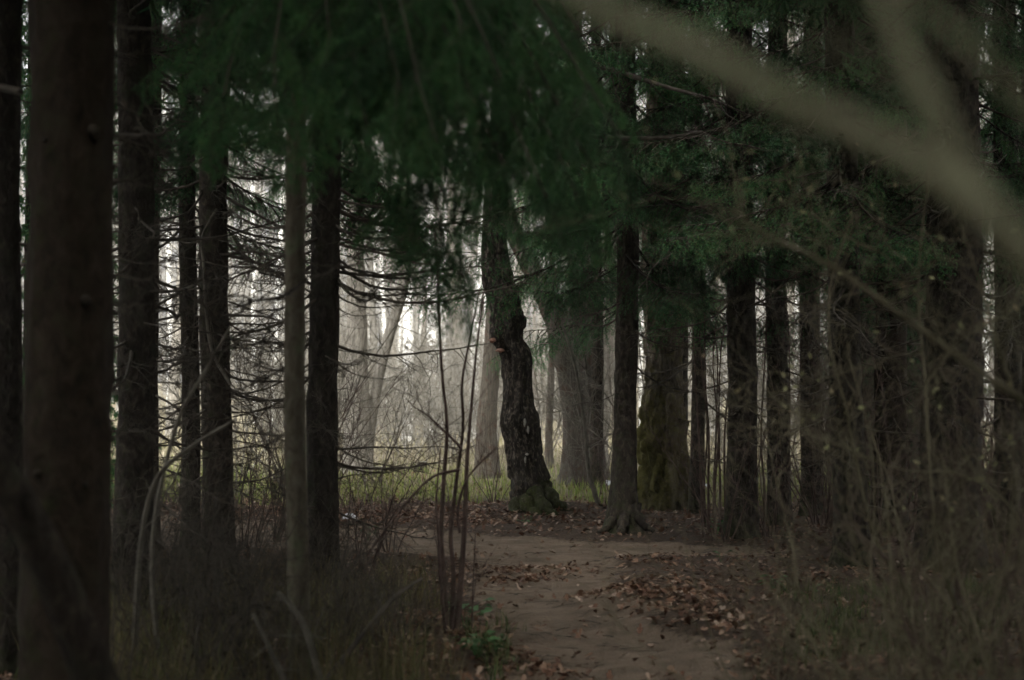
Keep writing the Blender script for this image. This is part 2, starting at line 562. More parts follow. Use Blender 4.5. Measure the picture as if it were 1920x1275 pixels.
def make_bough(seed, L=2.0, spacing=0.0065, ln=0.026, wd=0.0055):
    r = np.random.default_rng(seed)
    tb = Tubes(); segs = []
    n = 15
    t = np.linspace(0, 1, n)
    ax = np.stack([L * t, 0.05 * np.sin(t * 4 + seed), -0.17 * np.sin(math.pi * t) * L / 2 + 0.0 * t], -1)
    ax += r.normal(0, 0.008, ax.shape) * t[:, None]
    tb.add(ax, 0.012, 0.003, 5)
    for k in range(n // 2, n - 1):
        segs.append((ax[k], ax[k + 1]))
    m = 40
    for k in range(m):
        tk = 0.10 + 0.9 * k / m
        p = np.array([np.interp(tk, t, ax[:, c]) for c in range(3)])
        side = 1 if k % 2 else -1
        Ls = (0.16 + 0.62 * (1 - tk) ** 0.8 * min(1, tk * 4)) * r.uniform(0.6, 1.15)
        d = np.array([0.62 + 0.3 * r.random(), side * (0.75 + 0.3 * r.random()), -0.18 + r.normal(0, 0.12)])
        q = wiggle(r, p, d, Ls, 6, 0.10, 0.16)
        tb.add(q, 0.006, 0.0018, 3)
        for a in range(1, 5):
            segs.append((q[a], q[a + 1]))
        nt_ = int(Ls / 0.05)
        for u in range(nt_):
            s = 0.12 + 0.85 * (u + r.random() * 0.6) / nt_
            kk = min(4, int(s * 5)); f = s * 5 - kk
            pp = q[kk] * (1 - f) + q[kk + 1] * f
            dd = (q[kk + 1] - q[kk]); dd /= np.linalg.norm(dd) + 1e-9
            sd = np.cross(dd, [0, 0, 1]) * (1 if u % 2 else -1)
            dv = dd * 0.6 + sd * 0.6 + np.array([0, 0, -0.7 - 0.7 * r.random()])
            Lt = r.uniform(0.08, 0.26) * (0.55 + 0.6 * (1 - s))
            e = wiggle(r, pp, dv, Lt, 3, 0.1, 0.25)
            segs += [(e[0], e[1]), (e[1], e[2])]
    V, Fc = needles(segs, r, spacing, ln, wd)
    return tb.mesh('branch_%d' % seed), mesh_np('needles_%d' % seed, V, Fc, False)


BOUGHS = [make_bough(100 + k) for k in range(6)]
for a, b in BOUGHS:
    a.materials.append(M['bough']); b.materials.append(M['needle'])


def make_spray(seed, L=0.75):
    """a real-size spray: alternate side shoots hanging from a thin axis, thick with needles"""
    r = np.random.default_rng(seed)
    tb = Tubes(); segs = []
    ax = wiggle(r, (0, 0, 0), (1, 0, 0.08), L, 9, 0.05, 0.05)
    ax *= L / np.linalg.norm(ax[-1])
    tb.add(ax, 0.0045, 0.0015, 4)
    for k in range(8): segs.append((ax[k], ax[k + 1]))
    for k in range(20):
        tk = 0.08 + 0.9 * k / 20
        i = min(7, int(tk * 8)); p = ax[i] + (ax[i + 1] - ax[i]) * (tk * 8 - i)
        side = 1 if k % 2 else -1
        Ls = (0.07 + 0.25 * (1 - tk)) * r.uniform(0.6, 1.2)
        q = wiggle(r, p, (0.8, side * r.uniform(0.4, 0.9), -0.35 - 0.5 * r.random()), Ls, 5, 0.08, 0.12)
        tb.add(q, 0.0022, 0.001, 3)
        for a in range(4): segs.append((q[a], q[a + 1]))
        for u in range(int(Ls / 0.045)):
            a = int(r.integers(0, 4)); pp = q[a] + (q[a + 1] - q[a]) * r.random()
            d = q[a + 1] - q[a]; d /= np.linalg.norm(d) + 1e-9
            sd = np.cross(d, [0, 0, 1]) * (1 if u % 2 else -1)
            e = wiggle(r, pp, d * 0.8 + sd * 0.6 + np.array([0, 0, -0.4]), r.uniform(0.04, 0.1), 3, 0.08, 0.1)
            segs += [(e[0], e[1]), (e[1], e[2])]
    V, Fc = needles(segs, r, 0.0017, 0.02, 0.0034)
    return tb.mesh('spray_twig_%d' % seed), mesh_np('spray_needles_%d' % seed, V, Fc, False)


SPRAYS = [make_spray(150 + k) for k in range(6)]
for a, b in SPRAYS:
    a.materials.append(M['bough']); b.materials.append(M['needle'])


def make_dead(seed, L=1.5):
    r = np.random.default_rng(seed)
    tb = Tubes()
    n = 11
    t = np.linspace(0, 1, n)
    sag = r.uniform(-0.02, 0.13)
    ax = np.stack([L * t, 0.04 * np.sin(t * 5 + seed), -sag * np.sin(math.pi * t ** 0.8) * L], -1)
    ax += np.cumsum(r.normal(0, 0.02, ax.shape), axis=0) * t[:, None]
    tb.add(ax, 0.0155, 0.0035, 5)
    m = int(r.integers(15, 26))
    for k in range(m):
        tk = 0.12 + 0.86 * r.random()
        p = np.array([np.interp(tk, t, ax[:, c]) for c in range(3)])
        side = 1 if r.random() < 0.5 else -1
        Ls = r.uniform(0.12, 0.55) * (1.15 - 0.7 * tk)
        d = np.array([0.8, side * r.uniform(0.3, 1.0), r.normal(-0.1, 0.3)])
        q = wiggle(r, p, d, Ls, 6, 0.16, 0.05, 0.03)
        tb.add(q, 0.0052, 0.0018, 3)
        for u in range(int(r.integers(1, 6))):
            kk = int(r.integers(1, 5))
            dv = (q[kk] - q[kk - 1]) / (Ls / 5) + r.normal(0, 0.6, 3)
            tb.add(wiggle(r, q[kk], dv, Ls * r.uniform(0.2, 0.5), 4, 0.2), 0.0024, 0.001, 3)
    return tb.mesh('dead_branch_%d' % seed)


DEADS = [make_dead(200 + k) for k in range(8)]
for a in DEADS:
    a.materials.append(M['dead'])


def make_crown(seed, H=15.0, R=2.7):
    """upper crown of a spruce, z from 0 to H: whorls of drooping boughs, needle sprays"""
    r = np.random.default_rng(seed)
    segs = []; tb = Tubes()
    z = 0.0
    while z < H - 0.4:
        k = 7 if z < H * 0.7 else 5
        for a in range(k):
            an = a * 2 * math.pi / k + r.uniform(-0.4, 0.4) + z
            rr = R * (1 - z / H) ** 0.75 * r.uniform(0.75, 1.1) + 0.2
            d = np.array([math.cos(an), math.sin(an), 0.05])
            ax = wiggle(r, (0, 0, z), d, rr, 7, 0.06, 0.16, 0.05)
            tb.add(ax, 0.02, 0.004, 3)
            for s in range(1, 7):
                p = ax[s]
                wdt = 0.75 * rr / R * (1.15 - s / 8)
                for sd in (-1, 1):
                    for q in range(3):
                        dd = np.array([-d[1] * sd, d[0] * sd, -0.35 - 0.3 * r.random()]) + d * r.uniform(0.2, 0.9)
                        e = wiggle(r, p, dd, wdt * r.uniform(0.6, 1.1), 3, 0.1, 0.25)
                        segs += [(e[0], e[1]), (e[1], e[2])]
        z += r.uniform(0.38, 0.55)
    V, Fc = needles(segs, r, 0.022, 0.11, 0.026)
    return mesh_np('crown_%d' % seed, V, Fc, False)


CROWNS = [make_crown(300 + k) for k in range(3)]
for a in CROWNS:
    a.materials.append(M['needle'])


def aim(o, S, E, roll, L0):
    S = Vector(S); E = Vector(E)
    d = E - S
    L = d.length
    xq = d.normalized()
    up = Vector((0, 0, 1))
    yq = up.cross(xq)
    if yq.length < 1e-3:
        yq = Vector((0, 1, 0))
    yq.normalize()
    zq = xq.cross(yq)
    m = Matrix((xq, yq, zq)).transposed().to_4x4()
    o.matrix_basis = Matrix.Translation(S) @ m @ Matrix.Rotation(roll, 4, 'X') @ Matrix.Scale(L / L0, 4)


def add_bough(tree, S, E, v=0, roll=0.0):
    wm, nm = BOUGHS[v % len(BOUGHS)]
    o = obj('branch', wm, None, tree)
    aim(o, Vector(S) - tree.location, Vector(E) - tree.location, roll, 2.0)
    obj('needles', nm, None, o)
    return o


def long_bough(tree, S, E, seed, n=15, L0=0.35, L1=0.75, arch=0.10, t0=0.3):
    """a long arching spruce bough: bare wood near the trunk, short drooping sprays along the outer part"""
    r = np.random.default_rng(1000 + seed)
    S = np.asarray(S, float); E = np.asarray(E, float)
    L = np.linalg.norm(E - S)
    t = np.linspace(0, 1, 14)[:, None]
    ax = S + (E - S) * t + np.array([0, 0, 1.0]) * arch * L * np.sin(math.pi * t ** 0.8) + np.cumsum(r.normal(0, 0.008, (14, 3)), axis=0)
    tb = Tubes(); tb.add(ax - np.array(tree.location), 0.012, 0.003, 6)
    br = obj('branch', tb.mesh('long_branch'), M['bough'], tree)
    for k in range(n):
        tk = t0 + (1 - t0) * (k + 0.6 * r.random()) / n
        i = min(12, int(tk * 13)); f = tk * 13 - i
        p = ax[i] * (1 - f) + ax[i + 1] * f
        d = ax[i + 1] - ax[i]; d /= np.linalg.norm(d)
        sd = np.cross(d, [0, 0, 1]) * (1 if k % 2 else -1)
        dv = d * r.uniform(0.4, 1.0) + sd * r.uniform(0.5, 1.0) + np.array([0, 0, r.uniform(-0.8, -0.15)])
        if k == n - 1: dv = d + np.array([0, 0, -0.2])
        dv /= np.linalg.norm(dv)
        q = p + dv * r.uniform(L0, L1) * (1.1 - 0.35 * tk)
        wm, nm = SPRAYS[int(r.integers(len(SPRAYS)))]
        roll = r.uniform(-0.4, 0.4)
        for nmn, me in (('twig', wm), ('needles', nm)):
            o = obj(nmn, me, None, br)
            aim(o, Vector(p) - tree.location, Vector(q) - tree.location, roll, 0.75)
    return br


def add_dead(tree, S, E, v=0, roll=0.0):
    o = obj('dead_branch', DEADS[v % len(DEADS)], None, tree)
    aim(o, Vector(S) - tree.location, Vector(E) - tree.location, roll, 1.5)
    return o


def spruce(label, px, d, wpx, mat='spruce', lean=0.0, dead=(0.5, 5.0, 22), green=None, crown_z=6.5, H=None, seed=1, flare=0.5, top_px=None, crown=True, dlen=(0.5, 1.4), rough=0.03):
    """a spruce standing at depth d under photo column px (at eye level), wpx wide there"""
    r = np.random.default_rng(seed)
    rad = wpx / 2 / F * d
    x0 = (px - 960) / F * d
    xt = x0 if top_px is None else (top_px - 960) / F * d
    zt = EYE + HOR / F * d           # height at the top edge of the picture
    gzz = float(gz(x0, d))
    base = Vector((x0 - (xt - x0) / zt * EYE, d, gzz))
    H = H or 17 + 4 * r.random()
    tree = thing('spruce_tree', label, 'tree', base, group='spruces of the dark wood')

    def at(z):
        f = z / zt
        return np.array([base.x + (xt - base.x) * f + 0.02 * math.sin(z * 1.1 + seed), d + 0.02 * math.cos(z * 0.9 + seed), z])

    rows = []
    for z, k in ((-0.15, 1.18), (0.0, 1.15), (0.3, 1.08), (0.8, 1.03), (1.6, 1.0), (3.0, 0.95), (5, 0.88), (8, 0.74), (12, 0.5), (H, 0.08)):
        p = at(z if z > 0 else 0)
        rows.append((p[0], p[1], gzz + z, rad * k))
    mo = lambda ca, sa, h: 0.35 * math.exp(-h / 0.35) + (0.1 if ca < 0 else 0)
    obj('trunk', trunk_mesh('spruce_trunk', rows, base, 22, 0.07, rough, 0.03, flare, 5, seed, mo, 0.06), M[mat], tree)
    if dead:
        z0, z1, n = dead
        for k in range(n):
            z = z0 + (z1 - z0) * (k + r.random()) / n
            an = r.uniform(0, 2 * math.pi)
            L = r.uniform(*dlen) * (0.55 + 0.45 * min(1, (z - z0 + 0.6) / 2))
            p = at(z)
            S = p + np.array([math.cos(an), math.sin(an), 0]) * rad * 0.75
            E = S + np.array([math.cos(an) * L, math.sin(an) * L, r.uniform(-0.4, 0.22) * L])
            add_dead(tree, S, E, int(r.integers(8)), r.uniform(-1.7, 1.7))
    if green:
        z0, z1, n, l0, l1 = green
        for k in range(n):
            z = z0 + (z1 - z0) * (k + r.random()) / n
            an = k * 2.399 + r.uniform(-0.3, 0.3)
            L = r.uniform(l0, l1)
            p = at(z)
            S = p + np.array([math.cos(an), math.sin(an), 0]) * rad * 0.7
            E = S + np.array([math.cos(an) * L, math.sin(an) * L, r.uniform(-0.45, -0.12) * L])
            add_bough(tree, S, E, int(r.integers(6)), r.uniform(-0.3, 0.3))
    if crown:
        p = at(crown_z)
        o = obj('crown', CROWNS[seed % 3], None, tree, Vector(p) - tree.location)
        sc = (H - crown_z + 0.5) / 15.0
        o.scale = (sc * 1.1, sc * 1.1, sc)
        o.rotation_euler = (0, 0, r.uniform(0, 6.28))
    return tree, at, rad


# ---- spruces on the left
t1, at1, r1 = spruce('thick reddish spruce trunk with knots, beside a leaning bare pole', 125, 8.6, 166, 'redspruce', dead=None, green=None, crown_z=4.6, seed=11, flare=0.3)
for k, (py, sx, ex, ey) in enumerate([(40, 200, 400, 10), (165, 205, 340, 200), (255, 205, 330, 252), (520, 205, 330, 500), (560, 205, 300, 575), (160, 45, -60, 185), (820, 205, 320, 840), (340, 205, 300, 355)]):
    zz = P(sx, py, 8.6)
    add_dead(t1, zz, P(ex, ey, 8.2 + 0.9 * (k % 3)), k, 0.4 * k)
for k, (px, py) in enumerate([(100, 270), (185, 252), (172, 565), (85, 885), (170, 905)]):
    # knots: short dark stubs of broken branches
    tb = Tubes(); c = P(px, py, 8.6); xx = c[0] - at1(c[2])[0]
    fr = np.array([c[0], 8.6 - math.sqrt(max(0.0, (r1 * 0.95) ** 2 - xx * xx)) + 0.02, c[2]])
    dr = np.array([xx / r1, -math.sqrt(max(0.05, 1 - (xx / r1) ** 2)), 0.1])
    tb.add(np.array([fr, fr + dr * 0.012, fr + dr * 0.022, fr + dr * 0.023]) - np.array(t1.location), np.array([0.022, 0.018, 0.013, 0.001]) * (0.6 + 0.25 * ((k * 3) % 4)), sides=8)
    obj('knot', tb.mesh('knot'), M['bough'], t1)
spruce('dark spruce trunk between the thick reddish trunk and a thinner one', 249, 14.0, 72, seed=12, dead=(0.8, 5.2, 50), green=(4.0, 7.5, 12, 1.2, 2.0), top_px=256)
spruce('slim dark spruce trunk half hidden behind its broad neighbour', 286, 19.0, 30, seed=28, dead=(0.5, 5.5, 50), green=(3.3, 7.5, 20, 1.0, 1.8))
spruce('narrow dark spruce trunk touching the wider trunk with a pale curling stem', 354, 18.5, 34, seed=13, dead=(0.6, 5.2, 64), green=(3.5, 7.5, 20, 1.1, 1.9))
t4, at4, r4 = spruce('straight dark spruce trunk with a pale curling dead stem against it', 405, 17.2, 57, seed=14, dead=(0.5, 4.6, 84), green=(3.4, 7.5, 20, 1.2, 2.0))
t6, at6, r6 = spruce('dark spruce with rows of sagging dead branches, behind a paler slim trunk', 610, 15.2, 58, seed=16, dead=(0.5, 4.2, 48), green=(3.5, 7, 20, 1.2, 2.2))
# its sagging dead branches reaching right over the clearing
for k, (sy, ex, ey, dd) in enumerate([(408, 835, 436, 15.0), (445, 905, 476, 15.6), (455, 870, 512, 14.6), (508, 960, 498, 15.8), (528, 1000, 530, 15.3), (532, 830, 528, 14.5), (555, 800, 572, 15.0), (572, 725, 592, 14.8), (680, 758, 702, 15.2), (655, 720, 652, 15.1), (375, 880, 395, 14.8), (300, 760, 330, 15.5), (352, 900, 345, 16.0), (420, 780, 418, 14.2), (490, 860, 545, 16.2), (600, 690, 615, 15.0), (520, 740, 512, 14.0), (395, 980, 402, 16.4)]):
    add_dead(t6, P(632, sy, 15.2), P(ex, ey, dd), k * 3 + 1, 0.15 * ((k * 7) % 5 - 2))
for k, (sy, ex, ey) in enumerate([(500, 450, 480), (540, 430, 560), (600, 440, 640), (430, 440, 420), (470, 420, 455), (390, 435, 400), (640, 460, 610), (360, 450, 330), (555, 435, 525), (420, 445, 440)]):
    add_dead(t6, P(588, sy, 15.2), P(ex, ey, 14.0 + 0.5 * k % 3), k, 0.3 * (k % 3))
t5, at5, r5 = spruce('slim pale grey spruce trunk in front of a darker one', 560, 10.6, 40, 'palespruce', seed=15, dead=(0.7, 3.0, 7), green=None, crown_z=5.0, H=15, flare=0.3, dlen=(0.3, 0.7))
add_dead(t5, P(570, 525, 10.6), P(420, 560, 9.6), 4, 0.2)
add_dead(t5, P(575, 520, 10.6), P(680, 470, 9.9), 2, 0.2)
# drooping green boughs of the pale spruce that hang over the path
for k, (sy, ex, ey, dd) in enumerate([
        (-60, 400, 185, 7.4), (-80, 500, 165, 6.8), (-60, 700, 255, 7.2), (-120, 640, 70, 7.4), (-160, 765, 205, 6.8),
        (-220, 845, 425, 7.2), (-240, 1015, 350, 6.8), (-280, 1165, 280, 6.4), (-280, 960, 160, 6.8), (-300, 880, 50, 7.0),
        (-330, 1070, 370, 7.0), (-100, 470, 20, 8.0), (-200, 880, 450, 7.6), (-150, 720, 20, 7.8), (-330, 1120, 100, 7.4),
        (-240, 800, 290, 7.6), (-100, 590, 190, 7.6), (-280, 1000, 250, 7.8), (-150, 800, 130, 8.0), (-110, 660, 160, 8.2), (-250, 850, 230, 6.4), (-300, 1120, 310, 7.4),
        (-250, 900, 200, 7.2), (-290, 1040, 190, 7.2), (-300, 1010, 100, 7.6), (-170, 740, 110, 7.4), (-220, 800, 50, 7.4), (-260, 930, 330, 7.3)]):
    long_bough(t5, P(562, sy, 10.6), P(ex, ey, dd), k)

# ---- spruces on the right
t7, at7, r7 = spruce('dark straight spruce with flared foot standing on the bare path edge', 1174, 21.7, 44, seed=17, dead=(1.4, 3.4, 14), green=(2.6, 7.5, 52, 1.3, 2.5), flare=1.5, crown_z=7)
spruce('slender brown spruce trunk right beside the mossy old trunk', 1308, 24.6, 27, seed=18, dead=(0.8, 3.5, 16), green=(3.0, 8, 26, 1.2, 2.2), crown_z=7.5)
t9, at9, r9 = spruce('tall dark spruce trunk above a clump of upright thin stems', 1388, 21.0, 56, seed=19, dead=(0.6, 4.0, 36), green=(2.9, 7.5, 36, 1.3, 2.3), crown_z=7)
spruce('dark spruce trunk beside two bright gaps of open meadow', 1457, 22.6, 42, seed=20, dead=(0.4, 4.0, 34), green=(3.2, 8, 30, 1.3, 2.3), crown_z=7.5)
spruce('thin dark spruce trunk right of the bright meadow gap', 1521, 24.0, 40, seed=21, dead=(0.3, 4.2, 34), green=(3.2, 8, 26, 1.3, 2.2), crown_z=7.5)
spruce('dark spruce trunk rising from leaf litter and grass tufts beyond a bent olive stem', 1592, 17.8, 62, seed=22, dead=(0.5, 4.5, 46), green=(3.0, 6.5, 30, 1.2, 2.2), top_px=1570)
spruce('brownish spruce trunk deep among dead branches, left of the thickest dark trunk', 1672, 21.0, 62, 'redspruce', seed=23, dead=(0.4, 4.5, 46), green=(3.0, 7.5, 28, 1.3, 2.2), crown_z=7)
t12, at12, r12 = spruce('thickest dark spruce trunk with broad mossy foot', 1785, 17.4, 112, seed=24, dead=(0.5, 4.2, 46), green=(3.1, 6.5, 28, 1.3, 2.3), flare=0.8)
spruce('dark spruce trunk beyond the thickest trunk and a bright slit of meadow', 1886, 19.5, 50, seed=25, dead=(0.4, 4.5, 36), green=(3.0, 7, 22, 1.2, 2.0))
spruce('dark spruce trunk partly hidden beside the slit, farthest into the right wood', 1935, 23.5, 44, seed=26, dead=(0.6, 4.5, 20), green=(3.4, 7.5, 20, 1.2, 2.0))
spruce('spruce trunk in shade behind the brownish trunk', 1722, 27.0, 56, seed=27, dead=(0.5, 5, 20), green=(2.6, 9, 30, 1.3, 2.4), crown_z=8)
spruce('spruce trunk in shade between two closer dark trunks, low green branches', 1632, 28.5, 50, seed=29, dead=(0.5, 5, 20), green=(2.6, 9, 30, 1.3, 2.4), crown_z=8)
spruce('spruce with low green branches behind the slender brown trunk', 1270, 28.6, 40, seed=30, dead=(0.9, 3, 10), green=(2.6, 9.5, 40, 1.4, 2.5), crown_z=8.5)
spruce('young green spruce behind the furrowed twin trunk', 1118, 30.0, 24, seed=31, dead=None, green=(2.5, 9.5, 44, 1.2, 2.3), crown_z=9, H=15)
spruce('tall green spruce standing behind the furrowed twin trunks', 1082, 34.0, 30, seed=33, dead=None, green=(3.6, 11, 60, 1.4, 2.8), crown_z=10)
for k, (ex, ey, dd) in enumerate([(830, 540, 16.6), (790, 470, 17.0), (880, 520, 16.2), (850, 430, 17.2), (700, 330, 16.8)]):
    add_bough(t6, P(625, 120 + 30 * k, 15.2), P(ex, ey, dd), k + 2, 0.1 * k)
for k, (px, d, lb) in enumerate([(352, 26.0, 'green spruce beyond the narrow dark trunk'), (404, 24.5, 'green spruce beyond the trunk with the pale curling stem'), (250, 26.0, 'green spruce beyond the dark trunk next to the thick reddish one'), (607, 29.0, 'green spruce beyond the spruce with sagging dead branches')]):
    spruce(lb, px, d, 24, seed=81 + k, dead=(1.5, 4.0, 10), green=(3.5 + 0.3 * k, 9.5, 34, 1.0, 1.9), crown_z=9, H=16)
# ---- young spruces green to the ground that close the wood behind the trunks
def young(label, x, y, R, H, z0, seed, group=None):
    r = np.random.default_rng(seed)
    b = Vector((x, y, float(gz(x, y))))
    t = thing('young_spruce', label, 'tree', b, group)
    tb = Tubes()
    tb.add(np.array([[0, 0, -0.15], [0, 0, H * 0.3], [0.03, 0, H * 0.7], [0, 0, H]]), 0.012 * H, 0.01, 8)
    me = tb.mesh('young_trunk'); set_attr(me, 'moss', np.zeros(len(me.vertices)))
    obj('trunk', me, M['spruce'], t)
    o = obj('crown', CROWNS[seed % 3], None, t, (0, 0, z0))
    o.scale = (R / 2.7, R / 2.7, (H - z0) / 14.6)
    o.rotation_euler = (0, 0, r.uniform(0, 6.28))


for k, (px, d, R, H, lb) in enumerate([(60, 21.0, 1.0, 9, 'bushy young spruce in shade behind the thick reddish trunk'), (170, 26.0, 0.75, 8, 'bushy young spruce in shade between the two left trunks'), (1598, 31.0, 0.6, 8, 'bushy young spruce in shade behind the bent olive stem'), (1680, 26.0, 0.55, 7, 'bushy young spruce filling the gap behind the brownish trunk'), (1765, 32.0, 0.75, 9, 'bushy young spruce in shade behind the thickest trunk'), (1915, 29.0, 0.4, 7, 'bushy young spruce at the far right of the slit')]):
    young(lb, (px - 960) / F * d, d, R, H, 0.35, 800 + k)
spruce('dark spruce trunk beside and left of the thick reddish one', 12, 11.5, 70, seed=71, dead=(1.0, 3.4, 8), green=None, crown_z=4.4)

# ---- unseen spruces added beside and behind the viewer to keep daylight off the path
for k, (x, y) in enumerate([(-5.2, 12.0), (-6.6, 16.5), (-4.2, 6.0), (-5.6, 2.0), (5.6, 10.2), (6.8, 15.0), (7.8, 20.0), (6.4, 5.0), (-2.8, -3.5), (2.4, -5.0), (5.6, -1.0), (-6.5, -3.0), (4.9, 13.6), (-6.4, 20.5), (-9.5, 13.0), (9.8, 11.0), (-0.4, -7.5), (5.8, -7.0), (-5.0, -8.0), (-3.4, 3.6), (3.2, 4.8), (-2.4, -0.4), (1.9, 0.6), (0.2, -2.6), (3.3, 7.8), (-3.2, 8.6), (3.9, 2.4), (-4.3, -5.6), (3.5, 12.2), (3.0, 9.8), (-3.6, 11.0), (-1.7, 3.5), (4.4, 9.0), (5.2, 17.0)]):
    tr = thing('spruce_tree', 'unseen spruce of the surrounding wood, added for shade beside and behind the viewer', 'tree', (x, y, float(gz(x, y))), 'unseen spruces added for shade')
    obj('trunk', trunk_mesh('spruce_trunk', [(x, y, -0.15, 0.16), (x, y, 2, 0.13), (x, y, 8, 0.1), (x, y, 18, 0.02)], tr.location, 14, 0.3, 0.03, 0.02, 0.4, 5, k), M['spruce'], tr)
    zc = EYE + 0.175 * (max(y, 0) + 2.9) + 2.3 if abs(x) - 3.1 < 0.245 * (y + 2.5) else 2.2
    o = obj('crown', CROWNS[k % 3], None, tr, (0, 0, zc)); o.scale = (1.05, 1.05, 1.05); o.rotation_euler = (0, 0, k)
for k, (x, y) in enumerate([(-8.0, 4.5), (-8.6, 9.5), (-9.6, 17.5), (-10.5, 23), (-7.6, -0.5), (8.4, 2.0), (8.6, 8.0), (10.5, 16.0), (10.8, 23.0), (-3.5, -10.5), (1.6, -9.5), (8.0, -4.0), (-9.5, -6.0), (5.0, -11)]):  # low dense crowns added out of view to stop light from the sides and back
    young('unseen dense young spruce of the surrounding wood, added to block side light', x, y, 2.3, 13, 0.3, 900 + k, 'unseen young spruces added to block side light')

# ------------------------------------------------------------------ old broadleaved trees in the clearing
def side_twigs(r, pts, n, L0, L1, rad, tb, up=0.25, lv=2, sides=3, spread=0.9):
    for k in range(n):
        s = r.uniform(0.12, 0.98) * (len(pts) - 1)
        i = min(len(pts) - 2, int(s)); f = s - i
        p = pts[i] * (1 - f) + pts[i + 1] * f
        d = pts[i + 1] - pts[i]; d /= np.linalg.norm(d) + 1e-9
        dv = d * 0.6 + r.normal(0, spread, 3) * 0.75 + np.array([0, 0, up])
        L = r.uniform(L0, L1)
        q = wiggle(r, p, dv, L, 6, 0.14, 0.0, 0.02)
        tb.add(q, rad, rad * 0.3, sides)
        if lv > 1:
            side_twigs(r, q, int(r.integers(3, 7)), L * 0.25, L * 0.6, rad * 0.5, tb, up * 0.5, lv - 1, sides, spread)


def limbs(r, start_pts, n, L0, L1, rad, up=0.5):
    tb = Tubes()
    for k in range(n):
        p = start_pts[int(r.integers(len(start_pts)))]
        an = r.uniform(0, 6.283)
        q = wiggle(r, p, (math.cos(an), math.sin(an), up + r.random() * 0.5), r.uniform(L0, L1), 8, 0.13, 0, 0.03)
        tb.add(q, rad, rad * 0.2, 4)
        side_twigs(r, q, 12, 0.5, 1.6, rad * 0.3, tb, 0.2, 2)
    return tb


# the crooked old birch
tr = [(985, 962, 1064), (968, 961, 1062), (945, 961, 1052), (920, 957, 1040), (890, 956, 1030), (860, 952, 1021), (830, 947, 1016), (805, 939, 1013), (785, 937, 1013), (765, 941, 1004), (740, 943, 1001), (715, 943, 999), (690, 941, 1000), (665, 937, 997), (650, 928, 992), (638, 920, 984), (622, 919, 984), (608, 920, 986), (592, 919, 986), (575, 915, 981), (555, 911, 975), (535, 907, 968), (510, 904, 960), (470, 903, 954), (400, 905, 950), (300, 915, 952), (150, 925, 958), (0, 930, 960)]
D0 = 24.2
base = Vector((BT[0], D0, float(gz(BT[0], D0))))
birch = thing('birch_tree', 'crooked dark old birch with lumpy bark and mossy spreading roots', 'tree', base)
zt = P(945, 0, D0)
rows = rows_px(tr, D0, [(zt[0] + 0.1, D0, 9.0, 0.13), (zt[0] + 0.2, D0, 14.0, 0.04)])
mo = lambda ca, sa, h: (0.45 * math.exp(-max(0, h - 0.05) / 0.25)) + (0.12 if ca > 0.3 else 0.0)
obj('trunk', trunk_mesh('old_birch_trunk', rows, base, 44, 0.035, 0.075, 0.05, 0.28, 5, 3, mo, 0.10), M['oldbirch'], birch)
r = np.random.default_rng(55)


def root_mesh(pts, r0, r1, seed, base, moss=0.42):
    rr = np.linspace(r0, r1, len(pts))
    rows = [(p[0], p[1], p[2], q) for p, q in zip(pts, rr)]
    dn = catmull(rows, 7)
    tb = Tubes()
    rad = dn[:, 3] * (1 + 0.18 * np.sin(np.arange(len(dn)) * 1.3 + seed) + np.random.default_rng(seed).normal(0, 0.06, len(dn)))
    tb.add(dn[:, :3] - np.asarray(base), rad, sides=12)
    me = tb.mesh('root')
    set_attr(me, 'moss', np.full(len(me.vertices), moss))
    return me


for k, q in enumerate([[(1020, 915, 24.1), (1045, 948, 23.9), (1072, 966, 23.8), (1100, 978, 23.7)], [(985, 935, 23.95), (1005, 962, 23.75), (1035, 976, 23.6), (1060, 984, 23.55)], [(970, 940, 24.1), (968, 968, 23.9), (975, 985, 23.8)], [(1000, 925, 24.0), (1025, 955, 23.7), (1050, 972, 23.55)]]):
    obj('root', root_mesh([P(*u) for u in q], 0.10, 0.03, k + 3, base), M['oldbirch'], birch)
for k, q in enumerate([[(1158, 955, 21.6), (1143, 985, 21.5), (1122, 999, 21.4)], [(1190, 950, 21.6), (1205, 982, 21.5), (1226, 996, 21.45)], [(1172, 965, 21.5), (1166, 992, 21.35), (1160, 1006, 21.2)]]):
    obj('root', root_mesh([P(*u) for u in q], 0.065, 0.02, k + 13, t7.location, 0.12), M['spruce'], t7)
lb = limbs(r, [np.array([zt[0], D0, z]) - np.array(base) for z in (6.2, 7.5, 9, 10.5)], 9, 2.5, 4.5, 0.05, 0.4)
obj('crown', lb.mesh('birch_crown'), M['dead'], birch)
# two long limbs reaching right in front of the spruces
for q, rr in (([(925, 40, 24.0), (980, 80, 22.8), (1060, 108, 21.6), (1140, 128, 20.6), (1240, 160, 19.8), (1330, 185, 19.2), (1410, 218, 18.8)], 0.05), ([(925, 215, 24.0), (1000, 243, 22.8), (1100, 255, 21.4), (1220, 259, 20.4), (1330, 246, 19.8), (1425, 222, 19.4)], 0.042), ([(960, 520, 24.0), (1040, 512, 23.2), (1110, 500, 22.6), (1150, 470, 22.2)], 0.016)):
    pts = catmull([P(*u) for u in q], 5) - np.array(base)
    tb = Tubes(); tb.add(pts, rr, 0.006, 7)
    side_twigs(r, pts[6:] if len(pts) > 14 else pts, 18, 0.2, 0.7, 0.008, tb, 0.0, 2)
    obj('limb', tb.mesh('limb'), M['dead'], birch)


